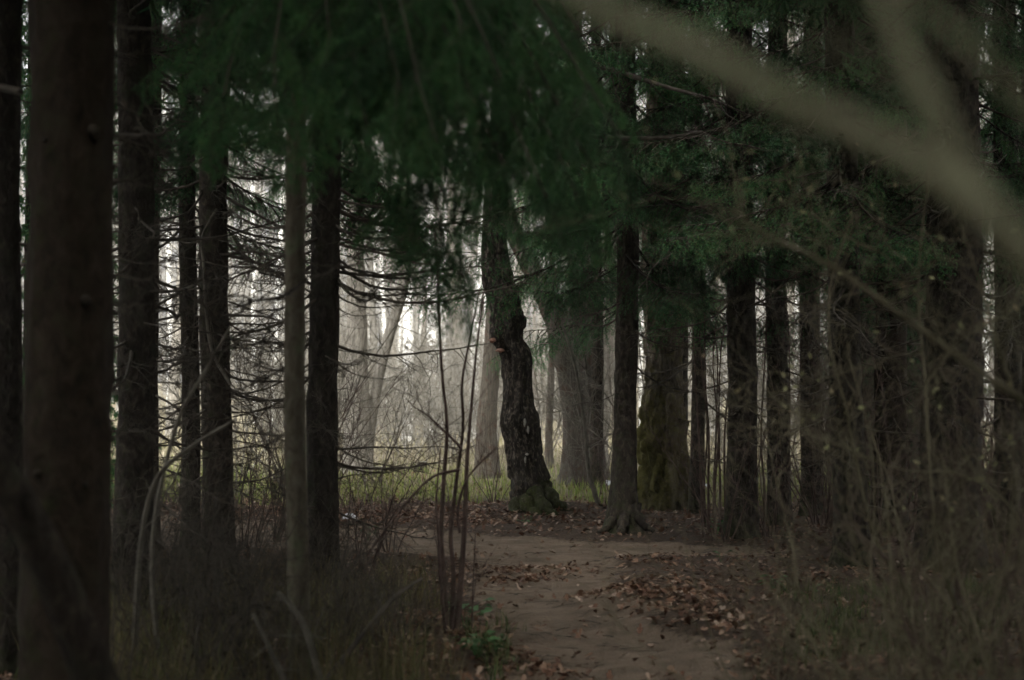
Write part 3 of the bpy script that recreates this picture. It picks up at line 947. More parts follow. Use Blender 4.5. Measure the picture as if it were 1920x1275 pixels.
def lump(name, c, sx, sy, sz, seed, base, mat, parent):
    """a lumpy growth: noise-shaped ellipsoid cut flat at the back by the trunk it sits on"""
    n, m = 12, 14
    V = []
    for i in range(n + 1):
        th = math.pi * i / n
        for j in range(m):
            ph = 2 * math.pi * j / m
            p = Vector((math.sin(th) * math.cos(ph), math.sin(th) * math.sin(ph), math.cos(th)))
            k = 1 + 0.35 * mnoise.noise(p * 1.7 + Vector((seed, 0, 0)))
            V.append((c[0] - base[0] + p.x * sx * k, c[1] - base[1] + p.y * sy * k, c[2] - base[2] + p.z * sz * k))
    Fc = [(i * m + j, i * m + (j + 1) % m, (i + 1) * m + (j + 1) % m, (i + 1) * m + j) for i in range(n) for j in range(m)]
    return obj(name, mesh_np(name, V, Fc), mat, parent)


lump('bracket_fungus', P(938, 657, 24.05), 0.05, 0.055, 0.024, 2.2, base, M['fungus'], birch)['label'] = 'pinkish brown bracket fungus on the trunk'
lump('bracket_fungus', P(924, 638, 24.05), 0.035, 0.05, 0.028, 5.2, base, M['fungus'], birch)
for k, (px, py, a, b_) in enumerate([(984, 791, 0.016, 0.05), (990, 806, 0.014, 0.04), (985, 862, 0.012, 0.035), (988, 852, 0.02, 0.014)]):
    lump('bark_scar', P(px, py, 24.2 - 0.205), a, 0.03, b_, 3.1 * k + 1, base, M['scar'], birch)
lump('knot_hollow', P(978, 781, 24.2 - 0.19), 0.06, 0.05, 0.035, 7.7, base, M['oldbirch'], birch)
lump('burl', P(927, 627, 24.2), 0.045, 0.07, 0.07, 1.7, base, M['oldbirch'], birch)
lump('burl', P(978, 602, 24.2), 0.03, 0.06, 0.07, 9.7, base, M['oldbirch'], birch)


def old_tree(name, label, stems, d, mat, seed, moss=None, topz=13.0, blocky=0.05, rough=0.05, segs=34, flare=0.3):
    r = np.random.default_rng(seed)
    lo = max(stems[0])
    bx = P((lo[1] + lo[2]) / 2, lo[0], d)
    b = Vector((bx[0], d, float(gz(bx[0], d))))
    t = thing(name, label, 'tree', b)
    sp = []
    for k, tr in enumerate(stems):
        hi = min(tr)
        c = P((hi[1] + hi[2]) / 2, hi[0], d); rt = (hi[2] - hi[1]) / 2 / F * d
        hi2 = sorted(tr)[1]
        c2 = P((hi2[1] + hi2[2]) / 2, hi2[0], d)
        sl = (c[0] - c2[0]) / max(0.3, c[2] - c2[2]) * 0.5
        top = [(c[0] + sl * (z - c[2]), d + 0.1 * k, z, rt * q) for z, q in ((c[2] + (topz - c[2]) * 0.4, 0.75), (topz, 0.3))]
        rows = rows_px(tr, d + 0.12 * k, top)
        rows = [(rows[0][0], rows[0][1], float(gz(rows[0][0], d)) - 0.15, rows[0][3])] + rows
        obj('trunk', trunk_mesh(name, rows, b, segs, 0.05, rough, 0.035, flare, 6, seed + k, moss, blocky), M[mat], t)
        sp += [np.array([q[0], q[1], q[2]]) - np.array(b) for q in top]
        sp.append((np.array(top[0][:3]) + np.array(top[1][:3])) / 2 - np.array(b))
    obj('crown', limbs(r, sp, 10, 2.5, 5.0, 0.07, 0.6).mesh('bare_crown'), M['brushwood'], t)
    return t


mo2 = lambda ca, sa, h: 0.3 * math.exp(-h / 0.4)
old_tree('linden_tree', 'big grey furrowed tree with curved twin trunks behind the crooked birch',
         [[(905, 1046, 1116), (860, 1052, 1110), (800, 1056, 1108), (740, 1050, 1105), (700, 1043, 1100), (660, 1034, 1095), (635, 1029, 1090), (610, 1022, 1080), (585, 1013, 1066), (560, 1003, 1052), (540, 993, 1038), (500, 975, 1016), (400, 930, 968), (250, 880, 912)],
          [(905, 1084, 1146), (870, 1094, 1138), (820, 1096, 1131), (760, 1094, 1124), (700, 1088, 1118), (650, 1080, 1116), (600, 1074, 1114), (550, 1066, 1110), (480, 1062, 1106), (350, 1058, 1098), (150, 1056, 1090)]], 31.0, 'linden', 61, mo2, 15)
old_tree('leaning_tree', 'pale trunk leaning right between the twin tree and the dark spruce',
         [[(880, 1100, 1142), (820, 1108, 1140), (770, 1115, 1147), (700, 1120, 1154), (640, 1124, 1158), (560, 1128, 1162), (400, 1135, 1165), (200, 1140, 1166)]], 36.5, 'farbark', 62, None, 14)
mo3 = lambda ca, sa, h: (0.5 if ca < 0.1 else 0.22) * math.exp(-((h - 0.75) / 0.75) ** 2) + 0.12
old_tree('mossy_tree', 'stout old trunk coated in yellow green moss behind the dark spruce',
         [[(952, 1196, 1306), (925, 1194, 1303), (880, 1194, 1297), (830, 1195, 1291), (790, 1198, 1287), (750, 1203, 1284), (710, 1208, 1281), (670, 1209, 1278), (630, 1207, 1279), (590, 1205, 1280), (540, 1203, 1277), (450, 1205, 1270), (300, 1210, 1262), (100, 1214, 1258)]], 25.4, 'mossy', 63, mo3, 13, 0.2, 0.12, 56, 0.15)
old_tree('slanting_tree', 'dark rough trunk slanting left of the crooked birch in the clearing',
         [[(895, 888, 940), (850, 891, 934), (800, 893, 932), (740, 899, 934), (690, 904, 938), (640, 908, 941), (580, 912, 944), (480, 918, 946), (300, 925, 948)]], 33.0, 'linden', 64, mo2, 13)
old_tree('forked_tree', 'grey forked trunk at the clearing edge beside the spruce with sagging branches',
         [[(892, 640, 702), (850, 643, 697), (800, 645, 694), (740, 646, 692), (680, 648, 690), (600, 650, 688), (480, 650, 682), (300, 652, 680)],
          [(850, 668, 700), (790, 684, 706), (740, 694, 714), (690, 704, 724), (640, 716, 737), (590, 730, 752), (540, 744, 766), (470, 752, 770), (380, 752, 768), (200, 748, 762)]], 34.0, 'farbark', 65, mo2, 14)
old_tree('thin_tree', 'thin reddish-patched trunk in the gap between birch and twin tree',
         [[(890, 1022, 1040), (820, 1022, 1036), (760, 1024, 1038), (700, 1027, 1040), (600, 1030, 1042), (450, 1030, 1040)]], 36.0, 'linden', 66, None, 12, 0.03, 0.05, 16, 0.3)

# ------------------------------------------------------------------ far birches and bare trees beyond the clearing
def make_far(seed, H=17, birch=False):
    r = np.random.default_rng(seed)
    tt = Tubes()
    ax = wiggle(r, (0, 0, -0.2), (0, 0, 1), H, 16, 0.025, 0, 0.03)
    tt.add(ax, np.linspace(0.16, 0.03, 16) * (1 + r.normal(0, 0.04, 16)), sides=10)
    cr = Tubes()
    for k in range(34):
        s = r.uniform(4 if not birch else 5, 15)
        i = min(14, int(s)); f = s - i
        p = ax[i] * (1 - f) + ax[i + 1] * f
        an = r.uniform(0, 6.283)
        q = wiggle(r, p, (math.cos(an), math.sin(an), 0.7), r.uniform(1.2, 3.6) * (1.15 - s / 22), 7, 0.12, -0.02 if not birch else 0.1, 0.0)
        cr.add(q, 0.035, 0.008, 3)
        side_twigs(r, q, 9, 0.5, 1.5, 0.010, cr, 0.15 if not birch else -0.45, 2)
    return tt.mesh('far_trunk'), cr.mesh('far_crown')


FAR_B = [make_far(400 + k, 17 + k, True) for k in range(3)]
FAR_D = [make_far(420 + k, 15 + k) for k in range(4)]


def far_tree(name, label, group, x, y, var, tm, s, lean, rz):
    t = thing(name, label, 'tree', (x, y, float(gz(x, y))), group, rz)
    t.rotation_euler = (lean * math.cos(rz), lean * math.sin(rz), rz)
    t.scale = (s[0], s[0], s[1])
    obj('trunk', var[0], tm, t)
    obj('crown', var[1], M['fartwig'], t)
    return t


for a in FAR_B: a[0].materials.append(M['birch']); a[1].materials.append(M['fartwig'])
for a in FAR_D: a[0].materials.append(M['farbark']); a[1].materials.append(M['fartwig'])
r = np.random.default_rng(77)
# white trunks one can pick out: column, depth, width in pixels
for k, (px, d, wp, ln) in enumerate([(764, 49, 21, 0.012), (806, 52, 23, -0.008), (824, 56, 12, 0.0), (886, 51, 18, 0.02), (697, 74, 13, 0.0), (728, 88, 10, -0.02), (850, 92, 9, 0.01), (480, 70, 12, 0.0), (510, 62, 10, 0.02), (1200, 48, 7, 0.0), (318, 66, 13, 0.0), (905, 84, 10, 0.0), (1040, 80, 9, 0.0), (1345, 66, 9, 0.0), (1850, 72, 12, 0.0), (1490, 78, 10, 0.0), (670, 66, 10, 0.0), (745, 100, 8, 0), (785, 105, 9, 0), (835, 110, 8, 0)]):
    v = FAR_B[k % 3]
    s = wp / F * d / 0.30
    far_tree('birch_tree', 'slim white birch trunk in the pale wood beyond the meadow', 'white birches beyond the meadow', (px - 960) / F * d, d, v, M['birch'], (s, r.uniform(0.95, 1.15)), ln, r.uniform(0, 6.28))
for k in range(80):
    d = 44 + 76 * r.random() ** 0.8
    px = r.uniform(180, 1960)
    if d < 56 and 640 < px < 1000:
        d += 20
    far_tree('bare_tree', 'bare grey tree in the pale wood beyond the meadow', 'bare trees beyond the meadow', (px - 960) / F * d, d, FAR_D[k % 4], M['farbark'], (r.uniform(0.45, 1.2), r.uniform(0.8, 1.2)), r.uniform(-0.05, 0.05), r.uniform(0, 6.28))

# the far wood as one mass
r = np.random.default_rng(88)
TPL = []
for k in range(12):
    tb = Tubes()
    H = 19.0
    ax = wiggle(r, (0, 0, -0.3), (0, 0, 1), H, 8, 0.03)
    tb.add(ax, r.uniform(0.07, 0.17), 0.03, 4)
    for u in range(26):
        s = r.uniform(0.8, 7); i = min(6, int(s)); p = ax[i] + (ax[i + 1] - ax[i]) * (s - i)
        q = wiggle(r, p, r.normal(0, 1, 3) + np.array([0, 0, 0.6]), r.uniform(1.5, 4.5), 5, 0.15)
        tb.add(q, 0.035, 0.01, 3)
        for g in range(4):
            tb.add(wiggle(r, q[int(r.integers(1, 4))], r.normal(0, 1, 3), r.uniform(0.8, 2.0), 3, 0.15), 0.018, 0.008, 3)
    TPL.append((np.concatenate(tb.V), np.concatenate(tb.F)))
tb = Tubes()
for k in range(380):
    d = r.uniform(118, 170); x = r.uniform(-0.34, 0.34) * d
    V, Fc = TPL[k % 12]
    a = r.uniform(0, 6.283); ca, sa = math.cos(a), math.sin(a)
    V = np.stack([V[:, 0] * ca - V[:, 1] * sa + x, V[:, 0] * sa + V[:, 1] * ca + d, V[:, 2] * r.uniform(0.8, 1.25)], -1)
    tb.V.append(V); tb.F.append(Fc + tb.n); tb.n += len(V)
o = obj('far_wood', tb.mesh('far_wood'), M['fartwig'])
tag(o, 'pale grey mass of bare far woodland closing the view', 'woodland', kind='stuff')

# ------------------------------------------------------------------ shrubs
def make_shrub(seed, H=2.4, stems=7, spread=0.5, tw=9, trad=0.0036):
    r = np.random.default_rng(seed)
    tb = Tubes()
    for k in range(stems):
        an = r.uniform(0, 6.283)
        d = np.array([math.cos(an) * spread, math.sin(an) * spread, 1.0]) * np.array([r.random(), r.random(), 1])
        q = wiggle(r, (math.cos(an) * 0.08, math.sin(an) * 0.08, -0.08), d, H * r.uniform(0.55, 1.1), 9, 0.11, 0, -0.05)
        tb.add(q, 0.0085 * H / 2.4 + 0.002, 0.002, 4)
        side_twigs(r, q[1:], tw, 0.25 * H / 2.4, 0.9 * H / 2.4, trad, tb, 0.15, 2)
    return tb.mesh('shrub_%d' % seed)


SHRUB = [make_shrub(500 + k) for k in range(5)]
CLEAR = [make_shrub(540 + k, 2.6, 6, 0.8, 12, 0.0052) for k in range(5)]
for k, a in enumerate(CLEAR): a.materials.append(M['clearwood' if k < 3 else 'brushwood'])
LOW = [make_shrub(520 + k, 1.3, 9, 1.1, 8) for k in range(4)]
for a in SHRUB + LOW: a.materials.append(M['brushwood'])
SHR_R = [a.copy() for a in SHRUB]; LOW_D = [a.copy() for a in LOW]
for a in SHR_R: a.materials[0] = M['sapling']
for a in LOW_D: a.materials[0] = M['dead']
SHR_O = [a.copy() for a in SHRUB]
for a in SHR_O: a.materials[0] = M['olive']


def shrub(label, group, me, px, d, s, rz):
    x = (px - 960) / F * d
    o = obj('shrub', me, None, None, (x, d, float(gz(x, d)))); o.scale = (s, s, s); o.rotation_euler = (0, 0, rz)
    return tag(o, label, 'shrub', group)


r = np.random.default_rng(99)
for k in range(108):
    d = r.uniform(27.5, 58)
    px = r.uniform(260, 1900) if k % 2 else r.uniform(430, 1100)
    if d < 40 and 700 < px < 960: d += 14
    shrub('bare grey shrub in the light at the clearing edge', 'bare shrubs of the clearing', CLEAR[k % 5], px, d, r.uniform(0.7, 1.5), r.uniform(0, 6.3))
for k in range(26):
    shrub('low tangled brush under the dark spruces on the left', 'low brush on the left', LOW_D[k % 4], r.uniform(150, 640), r.uniform(9.0, 15.5), r.uniform(0.5, 0.95), r.uniform(0, 6.3))
for k in range(9):
    shrub('low brush left of the path before the pale spruce', 'low brush by the path', LOW_D[k % 4], r.uniform(560, 770), r.uniform(11.2, 14.5), r.uniform(0.3, 0.6), r.uniform(0, 6.3))
for k in range(22):
    shrub('upright bare shrub among the right hand spruces', 'shrubs among the right hand spruces', SHR_R[k % 5], r.uniform(1330, 1930), r.uniform(17.5, 26), r.uniform(0.6, 1.1), r.uniform(0, 6.3))
for k, (px, d, s) in enumerate([(690, 17.5, 0.55), (735, 19, 0.5), (655, 15.6, 0.7), (462, 19.5, 0.8), (505, 21, 1.0), (600, 24, 1.0), (930, 26.2, 0.55), (1130, 26.5, 0.5), (1090, 29, 0.6), (1155, 28, 0.7)]):
    shrub(['slender bare shrub rooted beside the left bend of the path', 'slender bare shrub in the clearing behind the crooked birch'][k > 5], ['bare shrubs along the left bend', 'bare shrubs behind the crooked birch'][k > 5], SHR_R[k % 5], px, d, s, k * 1.3)


def W(*a):
    return np.array(a, dtype=float)


def traced(name, label, cat, stems, mat, twigs=(8, 0.1, 0.4, 0.003), seed=1, group=None, root=None, part='stem'):
    """a thing made of stems traced as (pixel, pixel, depth) polylines; first stem starts at the root"""
    r = np.random.default_rng(seed)
    p0 = stems[0][0][0] if root is None else np.array(root)
    if isinstance(p0, tuple): p0 = P(*p0)
    b = Vector((p0[0], p0[1], float(gz(p0[0], p0[1]))))
    t = thing(name, label, cat, b, group)
    for q, r0, r1 in stems:
        pts = catmull([P(*u) if isinstance(u, tuple) else u for u in q], 6) - np.array(b)
        tb = Tubes(); tb.add(pts, r0, r1, 7)
        if twigs:
            side_twigs(r, pts, twigs[0], twigs[1], twigs[2], twigs[3], tb, 0.15, 2)
        obj(part, tb.mesh(part), mat, t)
    return t


traced('sapling', 'clump of upright reddish saplings at the left edge of the path', 'sapling', [
    ([(838, 1190, 13.2), (832, 1080, 13.2), (827, 1000, 13.2), (832, 900, 13.2), (838, 800, 13.2), (828, 690, 13.2), (822, 560, 13.2), (815, 420, 13.2)], 0.019, 0.006),
    ([(846, 1190, 13.25), (850, 1080, 13.2), (845, 1000, 13.2), (856, 900, 13.2), (868, 800, 13.1), (866, 720, 13.0), (880, 640, 13.0), (900, 540, 12.9)], 0.017, 0.005),
    ([(856, 1192, 13.15), (866, 1060, 13.2), (872, 960, 13.2), (876, 860, 13.25), (884, 760, 13.3), (893, 660, 13.3), (905, 560, 13.4)], 0.021, 0.005),
    ([(835, 1188, 13.1), (826, 1090, 13.0), (822, 1000, 13.0), (818, 940, 13.0), (826, 840, 13.0)], 0.013, 0.004),
    ([(862, 1000, 13.2), (858, 960, 13.2), (872, 905, 13.2), (900, 868, 13.2), (930, 840, 13.2)], 0.010, 0.004),
    ([(866, 840, 13.1), (840, 815, 13.1), (800, 778, 13.1), (770, 760, 13.0)], 0.010, 0.003),
    ([(862, 880, 13.1), (810, 895, 13.0), (760, 945, 12.9), (718, 1000, 12.8), (690, 1040, 12.8)], 0.010, 0.004),
    ([(884, 1190, 13.2), (888, 1080, 13.2), (892, 980, 13.2)], 0.006, 0.003),
], M['sapling'], (7, 0.15, 0.7, 0.0032), 5, root=P(848, 1188, 13.2))
traced('sapling', 'thin bent bare sapling before the twin trunk', 'sapling', [
    ([(1127, 962, 25.0), (1115, 925, 25.0), (1103, 880, 25.0), (1096, 800, 25.0), (1085, 720, 25.0), (1068, 650, 25.0), (1050, 590, 25.0), (1040, 500, 25.0)], 0.034, 0.008)], M['brushwood'], (12, 0.2, 0.8, 0.005), 6)
for k, (px, d) in enumerate([(1318, 20.8), (1330, 21.2), (1341, 20.9), (1350, 21.5), (1338, 22), (1362, 21.6), (1322, 22), (1420, 21.8), (1478, 22.8), (1432, 21.0)]):
    by = 700 + EYE * F / d
    traced('sapling', 'thin upright stem in the cluster at the foot of the tall dark spruce', 'sapling', [
        ([(px, by, d), (px - 3 + k % 5, by - 90, d), (px - 8 + (k * 7) % 15, by - 190, d), (px - 14 + (k * 5) % 26, by - 300 - 10 * k, d), (px - 20 + (k * 11) % 40, by - 410, d)], 0.016, 0.004)], M['sapling'], (7, 0.15, 0.6, 0.003), 20 + k, 'upright stems by the right hand spruces')

# budding shrub in front of the right hand wood, out of focus
bs = traced('budding_shrub', 'olive stemmed shrub with pale buds before the right hand wood', 'shrub', [
    ([(1905, 1420, 8.8), (1790, 1275, 8.9), (1705, 1115, 9.0), (1640, 1005, 9.0), (1603, 850, 9.0), (1585, 760, 9.0), (1556, 640, 9.0), (1560, 520, 9.0), (1600, 400, 9.0)], 0.0099, 0.0024),
    ([(1910, 1420, 8.8), (1850, 1250, 8.6), (1770, 1080, 8.4), (1745, 900, 8.4), (1735, 720, 8.5), (1722, 560, 8.6), (1730, 420, 8.6), (1752, 270, 8.6)], 0.0087, 0.0024),
    ([(1915, 1420, 8.7), (1960, 1000, 8.0), (1930, 820, 7.6), (1880, 680, 7.4), (1840, 540, 7.4), (1800, 420, 7.4)], 0.0087, 0.0024),
    ([(1970, 1420, 8.5), (2010, 1000, 7.0), (1960, 800, 6.2), (1850, 705, 5.8), (1700, 600, 5.6), (1570, 505, 5.6), (1440, 440, 5.6), (1370, 390, 5.7)], 0.0124, 0.0030),
    ([(1980, 1420, 8.5), (1990, 1150, 8.4), (1900, 960, 8.2), (1800, 890, 8.1), (1690, 880, 8.0), (1560, 830, 8.0), (1480, 800, 8.1)], 0.0068, 0.0018),
    ([(1722, 560, 8.6), (1660, 480, 8.4), (1560, 430, 8.3), (1460, 330, 8.2)], 0.0043, 0.0018),
    ([(1603, 850, 9.0), (1540, 790, 8.8), (1470, 760, 8.6), (1400, 700, 8.5)], 0.0037, 0.0012),
    ([(1735, 720, 8.5), (1800, 640, 8.3), (1870, 600, 8.2), (1930, 560, 8.1)], 0.0043, 0.0018),
    ([(1850, 1250, 8.6), (1900, 1100, 8.5), (1925, 950, 8.5), (1935, 800, 8.5)], 0.0050, 0.0018),
], M['olive'], (34, 0.12, 0.7, 0.0022), 9, root=P(1910, 1420, 8.8))
r = np.random.default_rng(123)


def leaf_quads(r, pts, size, curl=0.3):
    V = []; Fc = []
    for p in pts:
        n = r.normal(0, 1, 3); n /= np.linalg.norm(n)
        a = np.cross(n, r.normal(0, 1, 3)); a /= np.linalg.norm(a)
        b = np.cross(n, a)
        s = size * r.uniform(0.6, 1.3)
        k = len(V)
        V += [p - a * s, p + b * s * 0.5 + n * s * curl * 0.3, p + a * s, p - b * s * 0.5 + n * s * curl * 0.3]
        Fc.append((k, k + 1, k + 2, k + 3))
    return V, Fc


pts = []
for ch in bs.children:
    co = np.empty(len(ch.data.vertices) * 3, dtype=np.float32); ch.data.vertices.foreach_get('co', co)
    co = co.reshape(-1, 3)
    pts += [co[q].astype(float) for q in r.integers(0, len(co), 20)]
V, Fc = leaf_quads(r, pts, 0.015)
o = obj('bud', mesh_np('bud', V, Fc, False), M['bud'], bs); o['kind'] = 'stuff'

for k, (px, d, s_) in enumerate([(1640, 8.4, 0.5), (1850, 7.2, 0.6), (1760, 9.8, 0.75), (1930, 8.6, 0.8), (1480, 10.6, 0.42)]):
    shrub('twiggy bare shrub, blurred veil before the right hand spruces', 'blurred shrubs before the right hand spruces', SHR_R[k % 5], px, d, s_, k * 2.1)
for k, (px, d, s_) in enumerate([(1560, 7.6, 0.55), (1700, 6.4, 0.6), (1860, 6.0, 0.7), (1780, 8.2, 0.8), (1440, 9.2, 0.5), (1940, 7.4, 0.85), (1630, 9.4, 0.7)]):
    shrub('thin olive stemmed shrub, blurred, among the budding twigs', 'olive shrubs among the budding twigs', SHR_O[k % 5], px, d, s_, k * 1.7)
# near hazel whose blurred boughs cross the top right corner
def Ph(px, py, k=1.0):
    return P(px, py, 1.12 * k)


traced('hazel_shrub', 'big out of focus hazel branches arching across the dark wood, close by', 'shrub', [
    ([W(0.75, 1.5, -0.05), W(0.7, 1.42, 0.5), W(0.6, 1.3, 1.0), W(0.48, 1.2, 1.45), Ph(2130, 640, 1.03), Ph(1990, 525, 1.02), Ph(1880, 425), Ph(1780, 345), Ph(1640, 258), Ph(1480, 190), Ph(1330, 105, 1.02), Ph(1180, 42, 1.04), Ph(1060, -25, 1.05), Ph(900, -130, 1.08)], 0.0098, 0.0068),
    ([Ph(1870, 415), Ph(1790, 290, 1.03), Ph(1735, 160, 1.07), Ph(1680, 60, 1.09), Ph(1630, -60, 1.12)], 0.0068, 0.0042),
    ([W(0.78, 1.52, -0.05), W(0.8, 1.5, 0.6), W(0.72, 1.42, 1.3), Ph(2080, 430, 1.2), Ph(1960, 245, 1.18), Ph(1850, 125, 1.16), Ph(1740, 15, 1.17), Ph(1650, -70, 1.17)], 0.0052, 0.0032),
], M['hazel'], (5, 0.06, 0.22, 0.0014), 10, root=(0.76, 1.5, 0))

# leaning pole and broken sticks in the left foreground
traced('leaning_pole', 'blurred bare pole leaning against the thick reddish spruce', 'pole', [
    ([P(330, 1720, 6.5), P(185, 1290, 6.3), P(120, 1120, 6.2), P(55, 980, 6.15), P(-30, 840, 6.1), P(-160, 640, 6.1)], 0.072, 0.05)], M['spruce'], None, 12)
for k, (q, r0, lb) in enumerate([
        ([(250, 1270, 10.6), (262, 1040, 10.5), (290, 905, 10.4), (352, 842, 10.4), (440, 788, 10.4)], 0.016, 'broken stick snapped off at a slant above the left brush'),
        ([(300, 1270, 11.0), (285, 1020, 11.0), (330, 800, 11.0), (388, 690, 11.0), (432, 612, 11.0)], 0.014, 'straight mossy stick propped before the pale curling stem'),
        ([(540, 1290, 9.6), (505, 1215, 9.6), (474, 1150, 9.6)], 0.015, 'pale bent stick poking out of the left brush'),
        ([(610, 1310, 9.8), (576, 1190, 9.8), (550, 1140, 9.8), (520, 1110, 9.8)], 0.017, 'pale stick with brown tip arched over the left brush'),
        ([(600, 1290, 10.4), (680, 1190, 10.6), (740, 1120, 10.8), (790, 1085, 11.0)], 0.016, 'dark curved stick arching through brush beside the path')]):
    traced('broken_stick', lb, 'stick', [(q, r0, r0 * 0.55)], M['brushwood'] if k != 4 else M['dead'], (4, 0.1, 0.4, 0.004), 30 + k)
pts = catmull([P(*u) for u in [(432, 720, 16.9), (398, 660, 16.9), (386, 580, 16.85), (382, 500, 16.85), (378, 450, 16.85), (392, 415, 16.85), (406, 392, 16.9)]], 6) - np.array(t4.location)
tb = Tubes(); tb.add(pts, 0.016, 0.008, 6)
obj('curling_stem', tb.mesh('curling_stem'), M['brushwood'], t4)

# ------------------------------------------------------------------ stumps, snow, pebbles, herbs
for k, (px, d, rr, h) in enumerate([(790, 34.6, 0.075, 0.17), (706, 34.2, 0.11, 0.11)]):
    x = (px - 960) / F * d
    b = Vector((x, d, float(gz(x, d))))
    t = thing('tree_stump', ['small weathered stump standing in the bright meadow grass', 'low wide stump at the foot of the grey forked tree'][k], 'stump', b)
    obj('stump_side', trunk_mesh('stump_side', [(x, d, b.z - 0.1, rr * 1.2), (x, d, b.z + h * 0.5, rr), (x + 0.02, d, b.z + h, rr * 0.95)], b, 16, 0.02, 0.12, 0.05, 0.2, 4, k), M['stump'], t)
    tp = [(math.cos(a) * rr * 0.92 + 0.02, math.sin(a) * rr * 0.92, h - 0.004 + 0.012 * math.sin(a * 3 + k)) for a in np.linspace(0, 2 * math.pi, 17)[:-1]]
    obj('cut_top', mesh_np('cut_top', tp + [(0.02, 0, h + 0.006)], [(i, (i + 1) % 16, 16) for i in range(16)]), M['scar'], t)
r = np.random.default_rng(31)
for k, (px, py, sx, sy) in enumerate([(1140, 908, 0.22, 0.3), (1310, 912, 0.12, 0.2), (655, 968, 0.08, 0.25), (1180, 915, 0.15, 0.25), (1595, 905, 0.2, 0.3)]):
    d = EYE * F / (py - HOR); x = (px - 960) / F * d
    n = 22
    V = [(0, 0, 0.05)]
    for ring_ in (0.5, 1.0):
        for a in range(n):
            q = a * 2 * math.pi / n
            u = ring_ * (1 + 0.35 * math.sin(3 * q + k) + 0.2 * math.sin(5 * q + 2 * k))
            V.append((math.cos(q) * sx * u, math.sin(q) * sy * u, 0.04 if ring_ < 1 else -0.01))
    Fc = [(0, 1 + i, 1 + (i + 1) % n) for i in range(n)] + [f for i in range(n) for f in ((1 + i, 1 + n + i, 1 + n + (i + 1) % n), (1 + i, 1 + n + (i + 1) % n, 1 + (i + 1) % n))]
    o = obj('snow_patch', mesh_np('snow_patch', V, Fc), M['snow'], None, (x, d, float(gz(x, d)) + 0.012))
    tag(o, ['thin white patch on the ground behind the dark spruce foot', 'small white patch beside the mossy trunk', 'faint white patch on the path beside the sagging branch spruce', 'white patch between dark spruce and mossy trunk', 'white patch on the ground deep among right hand spruces'][k], 'snow patch')


def herb(label, px, py, n, size, seed):
    r = np.random.default_rng(seed)
    d = EYE * F / (py - HOR); x = (px - 960) / F * d
    t = thing('herb', label, 'plant', (x, d, float(gz(x, d))))
    st = Tubes(); V = []; Fc = []
    for k in range(n):
        an = r.uniform(0, 6.28); h = size * r.uniform(0.5, 1.2); rad = size * r.uniform(0.2, 0.9)
        e = np.array([math.cos(an) * rad, math.sin(an) * rad, h])
        st.add(np.array([[0, 0, -0.02], e * [0.4, 0.4, 0.7], e]), 0.0018, 0.001, 3)
        L = size * r.uniform(0.35, 0.7); a = np.array([math.cos(an), math.sin(an), r.uniform(-0.3, 0.2)]); b_ = np.array([-math.sin(an), math.cos(an), r.normal(0, 0.2)])
        i = len(V)
        V += [e, e + a * L * 0.35 + b_ * L * 0.42 + [0, 0, 0.01], e + a * L, e + a * L * 0.35 - b_ * L * 0.42 + [0, 0, 0.01]]
        Fc.append((i, i + 1, i + 2, i + 3))
    obj('stem', st.mesh('herb_stem'), M['herb'], t)
    o = obj('leaf', mesh_np('herb_leaf', V, Fc, False), M['herb'], t)
    o['kind'] = 'stuff'


for k, (lb, px, py, n, s) in enumerate([('green leafy herb at the foot of the reddish saplings', 895, 1225, 26, 0.12), ('tall green herb sprig beside the sapling clump', 872, 1165, 14, 0.16), ('low green herb under the upright stems', 1345, 998, 22, 0.13), ('pair of broad green leaves in the litter beside the path', 1352, 1048, 5, 0.08), ('green herb among leaves near the broken brush', 1450, 1105, 16, 0.09), ('single broad green leaf plant beside grass tufts', 1520, 1125, 4, 0.09), ('tiny green herb between birch roots and path', 985, 985, 12, 0.08), ('green sprig growing beside the left bend of the path', 690, 1000, 10, 0.12), ('dark green herb in the left brush', 600, 1190, 18, 0.14), ('ragged green herb beside the lower path', 930, 1215, 12, 0.09)]):
    herb(lb, px, py, n, s, 700 + k)

# ------------------------------------------------------------------ leaf litter
LV = np.array([(-0.5, 0, 0), (-0.28, 0.10, 0.03), (-0.12, 0.05, 0.0), (0.02, 0.24, 0.08), (0.14, 0.10, 0.02), (0.28, 0.20, 0.09), (0.5, 0, 0.05), (0.28, -0.20, 0.07), (0.14, -0.10, 0.02), (0.02, -0.24, 0.10), (-0.12, -0.05, 0.0), (-0.28, -0.10, 0.03), (0.0, 0.0, -0.015)]) * np.array([1, 1.5, 1])
LF = np.array([(i, (i + 1) % 12, 12) for i in range(12)])


def leaf_field(pos, size, r, tilt):
    n = len(pos)
    ang = r.uniform(0, 2 * math.pi, n); tx = r.normal(0, tilt, n); ty = r.normal(0, tilt, n)
    curl = r.uniform(0.3, 2.2, n) * np.where(r.random(n) < 0.3, -0.6, 1)
    v = LV[None] * np.ones((n, 1, 1))
    v = v * size[:, None, None]
    v[:, :, 2] *= curl[:, None]
    ca, sa = np.cos(ang)[:, None], np.sin(ang)[:, None]
    x = v[:, :, 0] * ca - v[:, :, 1] * sa; y = v[:, :, 0] * sa + v[:, :, 1] * ca
    z = v[:, :, 2] + x * np.tan(tx)[:, None] + y * np.tan(ty)[:, None]
    V = np.stack([x + pos[:, 0:1], y + pos[:, 1:2], z + pos[:, 2:3]], -1)
    Fc = LF[None] + (np.arange(n) * 13)[:, None, None]
    return V.reshape(-1, 3), Fc.reshape(-1, 3)


